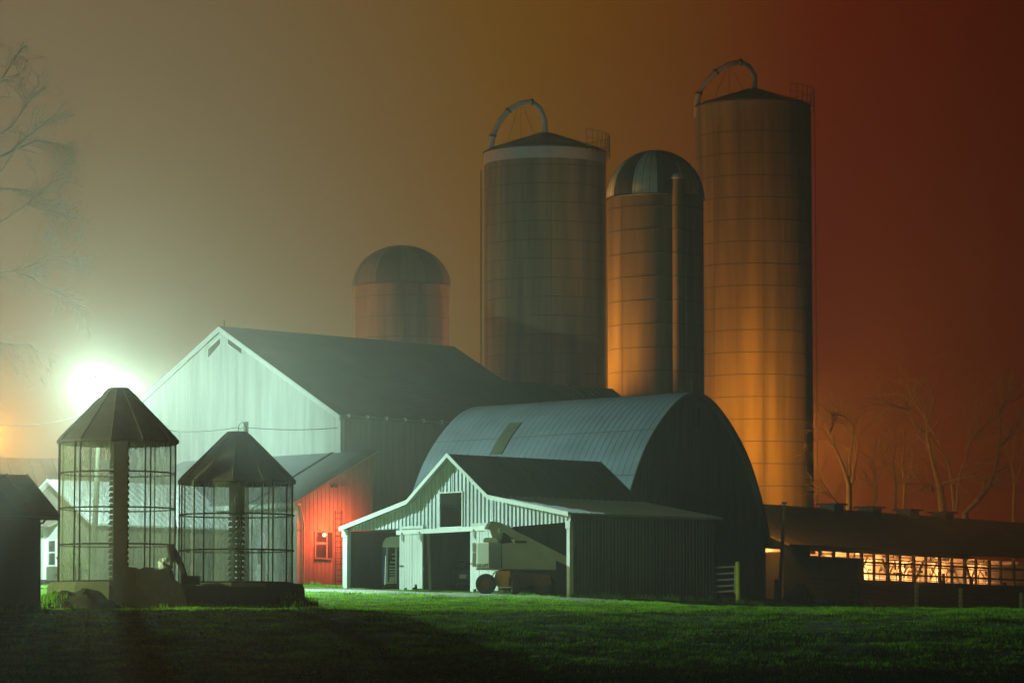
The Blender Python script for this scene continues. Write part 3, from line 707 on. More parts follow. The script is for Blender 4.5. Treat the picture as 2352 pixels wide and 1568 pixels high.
g1 = [(1124, 380, 0), (1127, 345, 0), (1132, 312, 0), (1146, 280, 0), (1168, 254, 0), (1196, 237, .1), (1222, 235, .3), (1241, 250, .4), (1250, 275, .5), (1252, 306, .5)]
s1, c1 = silo_big(1253, 246, 4.08, 34.25, 35.6, 'widest silo, with pale band below its cone roof, left of the slim domed silo', 1.25, True, g1, (-.9, .9))
ladder(s1, c1, 4.08, R(188), 5, 33)
g3 = [(1599, 270, 0), (1601, 235, 0), (1605, 215, 0), (1620, 190, 0), (1645, 165, 0), (1675, 148, .2), (1702, 143, .4), (1722, 155, .6), (1733, 175, .8), (1733, 205, .9)]
s3, c3 = silo_big(1735, 252, 3.98, 38.25, 39.5, 'tallest silo, dark hooped wall glowing orange near its foot, rightmost of the four', 1.5, False, g3, (-1.0, 1.0))
ladder(s3, c3, 3.98, R(-5), 5, 38)
def silo_dome(px, D, r, zc, zpk, label, pitch, chute):
    c = W(px, 1200, D); g = gz(c.x, c.y); t = thing('silo', label, 'silo', (c.x, c.y, g), group='four grain silos'); c = (c.x, c.y)
    staves(t, c, r, g - 1, zc)
    mb = MB(); hoops(mb, c, r, g + 1.0, zc - .6, pitch); mb.build('hoops', M['hoop'], t); joints(t, c, r, g, zc - .3)
    # domed cap of alternate light and dark gores
    mb = MB(); n, m = 24, 10; h = zpk - zc
    for k in range(n):
        for q in range(2):
            a0, a1 = 2 * math.pi * (k + q * .5) / n, 2 * math.pi * (k + q * .5 + .5) / n; mb.cur = 0 if (k // 2) % 2 == chute[1] else 1
            prof = [((r + .06) * math.cos(i / m * math.pi / 2) + .02, zc + .02 + h * math.sin(i / m * math.pi / 2)) for i in range(m + 1)]
            mb.lathe(c, prof, 1, a0, a1, False)
    cap = mb.build('dome', [M['cap_light'] if chute[0] else M['cap_misted'], M['cap_dark']], t, True)
    mb = MB()
    for k in range(40):
        a = 2 * math.pi * k / 40; mb.tube([(c[0] + (r + .07) * math.cos(i / m * math.pi / 2) * math.cos(a), c[1] + (r + .07) * math.cos(i / m * math.pi / 2) * math.sin(a), zc + .03 + h * math.sin(i / m * math.pi / 2)) for i in range(m + 1)], .016, 4)
    mb.build('dome_ribs', M['hoop'], cap)
    mb = MB(); mb.torus(c, r + .06, .06, zc, 72, 5); mb.build('eave_ring', M['cap_dark'], t)
    if chute[0]:
        a = R(chute[0]); b = (c[0] + (r + .1) * math.cos(a), c[1] + (r + .1) * math.sin(a)); zt = zc + 1.05
        mb = MB(); mb.lathe(b, [(.40, g - .5), (.40, zt - .08)], 20); mb.cur = 1; hoops(mb, b, .40, g + 1, zt - .5, pitch, .03); ch = mb.build('chute', [M['silo_stave'], M['hoop']], t, True)
        mb = MB(); mb.lathe(b, [(.46, zt - .09), (.46, zt), (.30, zt + .22), (.05, zt + .27)], 20); mb.build('chute_cap', M['cap_light'], ch, True)
    return t
silo_dome(1508, 236, 3.08, 29.85, 33.0, 'slim silo with striped metal dome and full-height chute, between the two tallest silos', 1.5, (-65.5, 0))
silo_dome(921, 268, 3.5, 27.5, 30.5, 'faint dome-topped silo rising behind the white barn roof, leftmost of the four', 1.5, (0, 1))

# ------------------------------------------------------------------ stable barn on the right with lit stalls
FT = Frame((16.5, 205), (-.56, -.83))   # u to the left/near, so t along -u goes right/away
def stable():
    V = Vector((.56, .83, 0)).normalized(); N = Vector((-V.y, V.x, 0)); o = Vector((16.5, 205, 0))
    p = lambda a, w, z: o + V * a + N * w + Vector((0, 0, z))       # a: along, w: depth
    t = thing('cattle_barn', 'long low dark cattle barn with glowing open side, right edge behind the fence', 'barn', (16.5, 205, gz(16.5, 205)))
    zE, zP, a0, a1 = 6.5, 9.3, -3.0, 40.0; hw = 6.0
    def bx(mb, A0, A1, w0, w1, z0, z1): return mb.hexa([p(A0, w0, z0), p(A1, w0, z0), p(A1, w1, z0), p(A0, w1, z0), p(A0, w0, z1), p(A1, w0, z1), p(A1, w1, z1), p(A0, w1, z1)])
    mb = MB(); mb.slab(p(a0, -.4, zE + .16), p(a1, -.4, zE + .16), p(a1, hw, zP), p(a0, hw, zP), .10, rib=.9, rh=.02); mb.build('roof', M['brown_roof'], t)
    mb = MB(); mb.slab(p(a0, 2 * hw + .5, zE - .1), p(a1, 2 * hw + .5, zE - .1), p(a1, hw, zP), p(a0, hw, zP), .12); mb.build('roof', M['brown_roof'], t)
    b1 = 5.4       # where the tall opening begins
    def zfl(px, py):  # helper to read heights on the front plane
        r = W(px, py, 1.0); k = o.dot(N) / r.dot(N); q = r * k; return (q - o).dot(V), q.z
    aA, zA = zfl(1985, 1331); aB, zB = zfl(2352, 1345)
    zlow = (zA + zB) / 2; zmid = zfl(1940, 1281)[1]; ztop = zE - .3
    mb = MB(); bx(mb, a0, aA, 0, .1, 1.5, zmid); bx(mb, aA, a1, 0, .1, 1.5, zlow); bx(mb, a0, 0.0, 0, .1, zmid, zE + .12); mb.build('front_wall', M['dark_siding'], t)
    mb = MB(); bx(mb, a0, a1, 2 * hw - .1, 2 * hw, 1.5, zE - .1); bx(mb, a0, a0 + .1, .1, 2 * hw - .1, 1.5, zE - .3); bx(mb, a1 - .1, a1, .1, 2 * hw - .1, 1.5, zE); mb.build('rear_wall', M['dark_siding'], t)
    # posts and rails of the opening
    xs = [320, 455, 600, 735, 860, 995, 1122, 1258, 1380, 1518, 1640, 1768, 1880, 2015, 2130, 2258]
    aa = [zfl(1811.7 + .2294 * x, 1290)[0] for x in xs]
    for i, a in enumerate(aa):
        w = .10 if i % 2 else .055; mb = MB(); bx(mb, a - w, a + w, -.02, .12, zmid if a < aA - .3 else zlow, zE - .12); mb.build('post', M['stall_dark'], t)
    for a in (aa[-1] + 2.0, aa[-1] + 4):
        mb = MB(); bx(mb, a - .1, a + .1, -.02, .12, zlow, zE - .12); mb.build('post', M['stall_dark'], t)
    z1 = zfl(2100, 1296)[1]; z2 = zfl(2100, 1321)[1]
    for z in (z1, z2):
        mb = MB(); bx(mb, aA - .1, a1 - .2, -.06, -.022, z - .055, z + .055); mb.build('rail', M['stall_dark'], t)
    mb = MB(); bx(mb, 0, a1 - .2, -.07, -.0, zlow - .1, zlow + .0); mb.build('sill', M['stall_dark'], t)
    # inside: pale partition wall, roof trusses, diagonal braces, milk pipes
    mb = MB(); bx(mb, .3, a1 - .5, 3.6, 3.7, 1.6, zE + .1); iw = mb.build('inner_wall', M['stall'], t)
    rnd = random.Random(21)
    for i in range(14):
        a = .8 + i * 1.75; mb = MB(); q = rnd.choice((-1, 1))
        mb.tube([p(a, 1.6, zE - .2), p(a + q * 1.3, 1.7, zlow - .2)], .09, 4); mb.build('brace', M['stall'] if i % 3 else M['stall_dark'], t)
    for i in range(9):
        a = 5.8 + i * 2.1; mb = MB()
        pts = [p(a, 1.1, zlow - .3), p(a, 1.1, zlow + .55), p(a + .25, 1.1, zlow + .85), p(a + .9, 1.15, zlow + .5), p(a + 1.0, 1.15, zlow - .2)]
        mb.tube(pts, .045, 6); mb.build('stall_divider', M['silver'], t)
    for z, w in ((zE - .35, 1.0), (zE - .62, 2.2), (zlow + .25, 2.7)):
        mb = MB(); mb.tube([p(.5, w, z), p(a1 - 1, w, z)], .045, 6); mb.build('pipe', M['silver'], t)
    for i in range(12):
        a = 1.0 + i * 2.3; mb = MB(); bx(mb, a, a + .14, .3, 3.5, zE - .28, zE - .1); mb.build('rafter', M['stall'], t)
    for i in range(26):
        a = rnd.uniform(.6, 27); w = rnd.uniform(1.4, 3.3); z = rnd.uniform(zlow - .1, zE - .7); dx = rnd.uniform(.15, .7); dz = rnd.uniform(.1, .45)
        mb = MB(); bx(mb, a, a + dx, w, w + .06, z, z + dz); mb.build('stall_board', M['stall_dark'] if i % 3 else M['rust'], t)
    # roof fans
    for px, py in ((1910, 1167), (1998, 1172), (2085, 1178), (2165, 1185)):
        r = W(px, py, 1.0); k = (o + N * hw).dot(N) / r.dot(N); q = r * k; a = (q - o).dot(V)
        mb = MB(); bx(mb, a - .55, a + .55, hw - .5, hw + .5, zP - .2, zP + .22); v = mb.build('roof_vent', M['dark_siding'], t)
        mb = MB(); bx(mb, a - .75, a + .75, hw - .7, hw + .7, zP + .225, zP + .31); mb.build('vent_lid', M['dark_steel'], v)
    for a, pw in ((1.2, 500), (4.2, 700), (8.5, 750), (12.5, 900), (17.5, 420), (22, 330), (27, 260)):
        q = p(a, 2.6, zE - .55); light('stall_lamp', 'POINT', q, (1.0, 0.43, 0.14), pw, .1)
stable()

# ------------------------------------------------------------------ corn cribs
def crib(px, zt, ze, zb, rtop, r_eave, r, rings, posts, nseg, label, tube_px, zsplit):
    D = 128; c = W(px, 1300, D); g = gz(c.x, c.y); t = thing('corn_crib', label, 'corn crib', (c.x, c.y, g), group='two wire corn cribs'); c = (c.x, c.y)
    # roof: faceted cone with raised seams and rolled lip
    mb = MB(); mb.lathe(c, [(r_eave - .04, ze - .07), (r_eave + .02, ze - .03), (r_eave, ze + .03), (r_eave - .12, ze + .16), (rtop + .03, zt - .10), (rtop, zt - .02), (rtop * .9, zt), (.0001, zt + .0)], nseg, closed=False)
    mb.lathe(c, [(r_eave - .06, ze - .06), (rtop, zt - .16)], nseg, closed=False)
    rf = mb.build('roof', M['crib_roof'], t)
    mb = MB()
    for k in range(nseg):
        a = 2 * math.pi * k / nseg; ca, sa = math.cos(a), math.sin(a)
        mb.tube([(c[0] + r_ * ca, c[1] + r_ * sa, z) for r_, z in ((r_eave + .01, ze + .02), (r_eave - .11, ze + .18), (rtop + .03, zt - .08))], [.035, .03, .02], 4)
    mb.build('seams', M['crib_roof'], rf)
    # posts
    for a in posts:
        a = R(a); x, y = c[0] + (r + .03) * math.sin(a), c[1] - (r + .03) * math.cos(a); mb = MB(); mb.tube([(x, y, zb - .1), (x, y, ze + .06)], .028, 5); mb.build('post', M['dark_steel'], t)
    for z in rings:
        mb = MB(); mb.torus(c, r + .02, .028, z, 64, 5); mb.build('ring', M['dark_steel'], t)
    for z in (zb + .03, ze - .02):
        mb = MB(); mb.torus(c, r, .03, z, 64, 5); mb.build('ring', M['dark_steel'], t)
    mb = MB(); k = 72
    prof = [(r, zb), (r, ze)]; vv = []; ff = []; nz = 24
    for j in range(nz + 1):
        for i in range(k):
            a = 2 * math.pi * i / k; rr = r + .035 * mn.noise(Vector((math.cos(a) * 2, math.sin(a) * 2, j * .35 + px)))
            vv.append((c[0] + rr * math.cos(a), c[1] + rr * math.sin(a), zb + (ze - zb) * j / nz))
    for j in range(nz):
        for i in range(k): ff.append((j * k + i, j * k + (i + 1) % k, (j + 1) * k + (i + 1) % k, (j + 1) * k + i))
    mb.add(vv, ff); mb.build('wire_screen', M['screen'], t, True)
    # central ventilator: upper duct and stack of flared louvre collars on three rods
    mb = MB(); mb.lathe(c, [(.27, zsplit), (.27, zt - .5)], 16); mb.build('duct', M['dark_steel'], t)
    mb = MB(); z = zb + .05
    while z < zsplit - .1:
        mb.lathe(c, [(.31, z), (.25, z + .135), (.22, z + .135), (.28, z)], 16, closed=False); z += .195
    mb.build('louvres', M['dark_steel'], t)
    mb = MB()
    for a in (0.1, 2.2, 4.1, 5.2):
        mb.tube([(c[0] + .16 * math.cos(a), c[1] + .16 * math.sin(a), q) for q in (zb - .1, zsplit + .1)], .045, 6)
    mb.build('rod', M['dark_steel'], t)
    # concrete footing, slightly battered octagon
    mb = MB(); mb.lathe(c, [(r + .55, g - .9), (r + .40, zb - .15), (r + .33, zb)], 12); mb.build('base', M['concrete'], t)
    return t, c
cr1, cc1 = crib(268, 9.62, 7.72, 2.88, .38, 2.10, 1.99, [6.64, 5.42, 4.17], [-88, -72, -40, -33, 34, 40, 70, 88, 146, 214, 180 - 75, 255], 12,
     'taller dark wire corn crib with conical roof, nearest the bright lamp', 268, 6.95)
cr2, cc2 = crib(543, 8.10, 6.33, 2.84, .38, 2.03, 1.95, [5.2, 3.98], [-86, -68, -43, -30, 30, 43, 64, 80, 150, 208, 110, 250], 12,
     'shorter wire corn crib with conical grey-green roof, right of the taller crib', 543, 5.2)
# front post / elevator leg standing before the taller crib
p = W(277, 1300, 125.6); mb = MB(); gg = gz(p.x, p.y); mb.box(p.x - .23, p.x + .22, p.y - .18, p.y + .18, gg - .3, 7.62)
for i in range(21): mb.box(p.x + .222, p.x + .26, p.y - .14, p.y + .14, 3.0 + i * .2, 3.1 + i * .2)
o = mb.build('grain_elevator_leg', M['dark_steel']); tag(o, 'tall dark square upright duct standing in front of the taller corn crib', 'grain elevator')
# small wire hoop on the top of the second crib
mb = MB(); q = W(566, 992, 128)
mb.tube([q + Vector((-.28, 0, 0)), q + Vector((-.26, 0, .25)), q + Vector((-.14, 0, .36)), q + Vector((-.02, 0, .2)), q + Vector((.0, 0, 0))], .014, 5); mb.build('wire_loop', M['wire'], cr2)

# low dark machine in front of the cribs
def machine():
    c = W(370, 1395, 124.6); g = gz(c.x, c.y); t = thing('wood_chipper', 'low dark farm machine with slanting chute, parked between the two corn cribs', 'farm machine', (c.x, c.y, g))
    s = 124.6 / F0; y0, y1 = c.y - .7, c.y + .9
    X = lambda px: (px - 1176) * s
    Z = lambda py: (HZ - py) * s
    out = [(290, 1412), (286, 1345), (291, 1312), (300, 1303), (318, 1305), (325, 1310), (338, 1304), (357, 1305), (366, 1313), (376, 1308), (392, 1308), (398, 1330), (420, 1342), (432, 1372), (440, 1412)]
    mb = MB(); mb.prism([(X(a), y0, Z(b)) for a, b in out], [(X(a) * 1.0, y1, Z(b)) for a, b in out]); body = mb.build('body', M['tarp'], t)
    mb = MB(); mb.tube([W(391, 1250, 124.4), W(398, 1290, 124.4)], .13, 6); mb.tube([W(399, 1262, 124.4), W(417, 1300, 124.4), W(432, 1345, 124.4)], .10, 6); mb.build('chute', M['dark_steel'], t)
    mb = MB(); a, b = W(420, 1342, 124.5), W(458, 1322, 124.5); mb.box(a.x, b.x, 124.1, 124.9, a.z, b.z); mb.build('tray', M['dark_steel'], t)
    for px in (318, 395):
        mb = MB(); mb.wheel((X(px), y0 + .3, g + .25), (0, 1, 0), .27, .2); w = mb.build('tyre', M['rubber'], t)
    mb = MB(); mb.tube([W(402, 1255, 124.3), W(405, 1210, 124.6), W(400, 1160, 125.5), W(403, 1080, 127.8)], .02, 5); mb.build('cable', M['dark_steel'], t)
    # rubbish sack
    mb = MB(); rnd = random.Random(2); c2 = W(380, 1296, 124.8); vv = []; ff = []; n, m = 14, 8
    for j in range(m + 1):
        for i in range(n):
            a = 2 * math.pi * i / n; b = math.pi * j / m; rr = (.24 + .06 * mn.noise(Vector((math.cos(a) * 3, math.sin(a) * 3, j * .9)))) 
            vv.append((c2.x + rr * 1.1 * math.sin(b) * math.cos(a), c2.y + rr * math.sin(b) * math.sin(a), c2.z + rr * math.cos(b) * .95))
    for j in range(m):
        for i in range(n): ff.append((j * n + i, j * n + (i + 1) % n, (j + 1) * n + (i + 1) % n, (j + 1) * n + i))
    mb.add(vv, ff); o = mb.build('plastic_sack', M['bag']); tag(o, 'crumpled white plastic sack on top of the dark machine', 'sack')
machine()
# earth mound and loose blocks round the crib footings
def mound(px, py, D, rx, ry, h, label, name='earth_mound', m='soil'):
    c = W(px, py, D); g = gz(c.x, c.y); vv = []; ff = []; n, k = 64, 20
    for j in range(k + 1):
        f = j / k
        for i in range(n):
            a = 2 * math.pi * i / n; w = 1 + .18 * mn.noise(Vector((math.cos(a) * 1.5 + px, math.sin(a) * 1.5, f)))
            x, y = c.x + rx * f * w * math.cos(a), c.y + ry * f * w * math.sin(a)
            vv.append((x, y, gz(x, y) - .12 + (h + .12) * (1 - f * f) * (1 + .3 * mn.noise(Vector((x * 1.4, y * 1.4, 3)))) + .16 * mn.fractal(Vector((x * 3.2, y * 3.2, 5)), .8, 2.1, 4)))
    for j in range(k):
        for i in range(n): ff.append((j * n + i, j * n + (i + 1) % n, (j + 1) * n + (i + 1) % n, (j + 1) * n + i))
    mb = MB(); mb.add(vv, ff); o = mb.build(name, M[m], smooth=True); tag(o, label, 'mound')
mound(175, 1385, 123.5, 1.7, 1.3, .62, 'dark earth heap between the left hut and the taller corn crib')
mound(655, 1392, 127.2, 1.3, 1.5, .42, 'dark earth heap at the right foot of the shorter corn crib')
mound(1838, 1390, 188.5, 1.0, 1.5, .75, 'dark brush heap between the thin leaning pole and the first fence post', 'brush_heap')

# ------------------------------------------------------------------ hut at far left
def hut():
    D = 115; a = W(92, 1300, D); g = gz(a.x, a.y)
    rd = Vector((-.90, -.43, 0)).normalized(); fd = Vector((.43, -.90, 0)).normalized()   # along the eave (left), toward camera
    t = thing('dark_hut', 'dark gabled hut cut off by the left edge, in front of the corn cribs', 'hut', (a.x, a.y, g))
    o = Vector((a.x, a.y, 0)); p = lambda s, f, z: o + rd * s + fd * f + Vector((0, 0, z))
    tip = W(137, 1184, D - .5); rz = (W(62, 1090, D + 2.2)).z; L = 6.0
    zt = tip.z
    # eave front f=.55, ridge f=-2.1
    ridge_o = W(62, 1090, D + 1.6)
    e0 = tip; e1 = tip + rd * L; r0 = ridge_o; r1 = ridge_o + rd * L
    mb = MB(); mb.slab(e0, e1, r1, r0, .10, rib=.6); rf = mb.build('roof', M['crib_roof'], t)
    back = ridge_o - (tip - ridge_o); b0 = Vector((back.x, back.y, tip.z)); b1 = b0 + rd * L
    mb = MB(); mb.slab(b0, b1, r1, r0, .10); mb.build('roof', M['crib_roof'], t)
    mb = MB()
    mb.prism([p(0, 0, g - .5), p(L, 0, g - 1.0), p(L, 0, zt + .02), p(0, 0, zt + .02)], [p(0, -.12, g - .5), p(L, -.12, g - 1.0), p(L, -.12, zt + .05), p(0, -.12, zt + .05)])
    rid = (ridge_o - o).dot(fd); bk = 2 * rid
    mb.prism([p(0, -.12, g - .5), p(0, bk, g - .5), p(0, bk, zt), p(0, rid, ridge_o.z - .15), p(0, -.12, zt)], [p(.12, -.12, g - .5), p(.12, bk, g - .5), p(.12, bk, zt), p(.12, rid, ridge_o.z - .15), p(.12, -.12, zt)])
    mb.build('wall', M['dark_siding'], t)
    mb = MB(); mb.tube([tip + Vector((-.05, .1, -.08)), e1 + Vector((0, 0, -.08))], .06, 6); gt = mb.build('gutter', M['dark_steel'], t)
    mb = MB(); mb.tube([W(103, 1188, D - .3), W(103, 1194, D - .3), W(99, 1200, D - .15), W(93, 1201, D - .05), W(91, 1206, D - .02), W(91, 1400, D - .02)], .035, 6); mb.build('downpipe', M['dark_steel'], t)
hut()

# ------------------------------------------------------------------ poles, lamp, wires
p = W(208, 1300, 184); top = W(216, 868, 184); g = gz(p.x, p.y)
t = thing('lamp_post', 'wooden pole carrying the bright white yard light, behind the taller corn crib', 'street lamp', (p.x, p.y, g))
mb = MB(); mb.tube([(p.x, p.y + .55, g - .3), (top.x + .35, p.y + .55, top.z + .3)], [.16, .11], 10); mb.build('pole', M['pole'], t, True)
mb = MB(); mb.tube([top + Vector((.35, .55, .05)), top + Vector((.12, 0, .22)), LAMP + Vector((0, 0, .2))], .03, 6); mb.build('arm', M['silver'], t)
mb = MB(); mb.lathe((LAMP.x, LAMP.y), [(.07, LAMP.z + .30), (.10, LAMP.z + .12), (.22, LAMP.z + .02), (.21, LAMP.z)], 16); mb.build('lamp_hood', M['silver'], t)
mb = MB(); mb.lathe((LAMP.x, LAMP.y), [(.16, LAMP.z - .01), (.17, LAMP.z - .08), (.10, LAMP.z - .13)], 16); mb.build('lamp_lens', emit('mercury_lens', (.75, 1, .9), 120), t, True)
# service pole with meter box
D2 = 194.6; p = W(566, 1335, D2); g = gz(p.x, p.y); t = thing('service_pole', 'short pale wooden power pole rising behind the shorter corn crib', 'utility pole', (p.x, p.y, g))
mb = MB(); tp = W(565, 968, D2); mb.tube([(p.x, p.y, g - .3), (tp.x, p.y, tp.z)], [.17, .13], 10); mb.build('pole', M['pole'], t, True)
mb = MB(); mb.tube([(p.x + .28, p.y - .1, g), (p.x + .28, p.y - .1, tp.z - 4.6), (p.x + .9, p.y, tp.z - 4.2)], .045, 6); mb.build('conduit', M['silver'], t)
t = thing('meter_box', 'grey hooded electric meter cabinet on posts, seen through the shorter corn crib', 'electric box', W(592, 1340, 193))
q0, q1 = W(577, 1262, 193), W(612, 1226, 193)
mb = MB(); mb.prism([(q0.x, 192.7, q0.z), (q1.x, 192.7, q0.z), (q1.x, 192.9, q1.z), (q0.x + .12, 192.9, q1.z)], [(q0.x, 193.3, q0.z), (q1.x, 193.3, q0.z), (q1.x, 193.3, q1.z), (q0.x + .12, 193.3, q1.z)]); mb.build('cabinet', M['silver'], t)
mb = MB(); mb.box(q0.x + .35, q1.x - .05, 192.8, 193.1, q0.z - .75, q0.z - .003); mb.build('meter', M['side_board'], t)
for px in (579, 606):
    a = W(px, 1262, 193); mb = MB(); mb.tube([(a.x, 193, q0.z), (a.x, 193, gz(a.x, 193) - .1)], .06, 6); mb.build('post', M['pole'], t)
def wire(name, pts, sag, label, r=.018):
    mb = MB()
    for a, b in zip(pts, pts[1:]):
        a, b = Vector(a), Vector(b); mb.tube([a.lerp(b, i / 14) + Vector((0, 0, -sag * 4 * (i / 14) * (1 - i / 14))) for i in range(15)], r, 4)
    o = mb.build(name, M['wire']); tag(o, label, 'wire')
pc = FB.p(.2, -.1, 13.0)
wire('power_line', [W(561, 981, D2), Vector(W(776, 982, 204.8))], .12, 'thin sagging power line from the service pole to the white barn corner')
wire('power_line', [W(561, 979, D2), W(545, 981, 194), W(404, 990, 186), top + Vector((.3, 0, -1.6))], .1, 'thin power line from the service pole leftward to the lamp post')
wire('power_line', [top + Vector((.3, 0, -1.5)), W(-60, 968, 190)], .5, 'thin power line running off the left edge above the misty barn')

# far leaning pole with cabinet, gate, bollard, fence
p0, p1 = W(1788, 1386, 186), W(1802, 1157, 186)
t = thing('leaning_pole', 'slim leaning wooden pole standing beside the arched barn corner', 'utility pole', (p0.x, 186, gz(p0.x, 186)))
mb = MB(); mb.tube([p0 + Vector((0, 0, -.5)), p1], [.10, .08], 8); mb.build('pole', M['pole'], t, True)
mb = MB(); a = W(1802, 1156, 186); mb.box(a.x - .14, a.x + .12, 185.85, 186.1, a.z, a.z + .08); mb.build('crossbar', M['dark_steel'], t)
mb = MB(); a, b = W(1779, 1386, 186), W(1786, 1330, 186); mb.box(a.x, b.x + .02, 185.9, 186.2, a.z - .3, b.z)
for py in (1342, 1352): q = W(1783, py, 186); mb.box(a.x - .02, b.x + .04, 185.87, 185.898, q.z - .03, q.z + .03)
o = mb.build('post_stump', M['pole']); tag(o, 'short thick wooden stub strapped against the slim leaning pole', 'post')
wire('guy_line', [p1, W(1760, 1160, 198)], .05, 'thin wire from the top of the slim leaning pole to the arched barn')
DG = 176.5
t = thing('farm_gate', 'short five-bar tubular metal gate beside the yellow post', 'gate', (W(1664, 1383, DG).x, DG, gz(W(1664, 1383, DG).x, DG)))
for py, x0 in ((1300, 1638), (1315, 1638), (1329, 1641), (1343, 1641), (1356, 1641)):
    mb = MB(); mb.tube([W(x0, py - .01 * 0 + 3.0, DG), W(1689, py, DG)], .045, 6); mb.build('rail', M['silver'], t)
mb = MB(); mb.tube([W(1641, 1318, DG), W(1640, 1390, DG)], .09, 8); mb.build('post', M['pole'], t)
mb = MB(); mb.tube([W(1688, 1298, DG), W(1688, 1362, DG)], .045, 6); mb.build('upright', M['silver'], t)
a, b = W(1695, 1392, DG), W(1695, 1289, DG); mb = MB(); mb.lathe((a.x, DG), [(.115, a.z - .3), (.115, b.z - .04), (.08, b.z), (.01, b.z + .015)], 14)
o = mb.build('bollard', M['yellow'], smooth=True); tag(o, 'bright yellow steel post at the end of the metal gate', 'bollard')
t = thing('wire_fence', 'faint wire fence on weathered wooden posts in front of the glowing cattle barn', 'fence', (W(2000, 1390, 190).x, 190, gz(18, 190)))
fp = [(1962, 1334), (2104, 1338), (2206, 1350), (2345, 1360)]
for px, py in fp:
    a = W(px, py, 190); mb = MB(); mb.tube([(a.x, 190, gz(a.x, 190) - .3), (a.x + .03, 190, a.z)], [.13, .12], 7); mb.build('post', M['pole'], t)
for k in range(5):
    mb = MB(); pts = []
    for px in (1840, 1962, 2104, 2206, 2345, 2420):
        x = W(px, 1300, 190).x; pts.append((x, 189.85, gz(x, 190) + .25 + k * .24))
    mb.tube(pts, .012, 4); mb.build('wire', M['wire'], t)

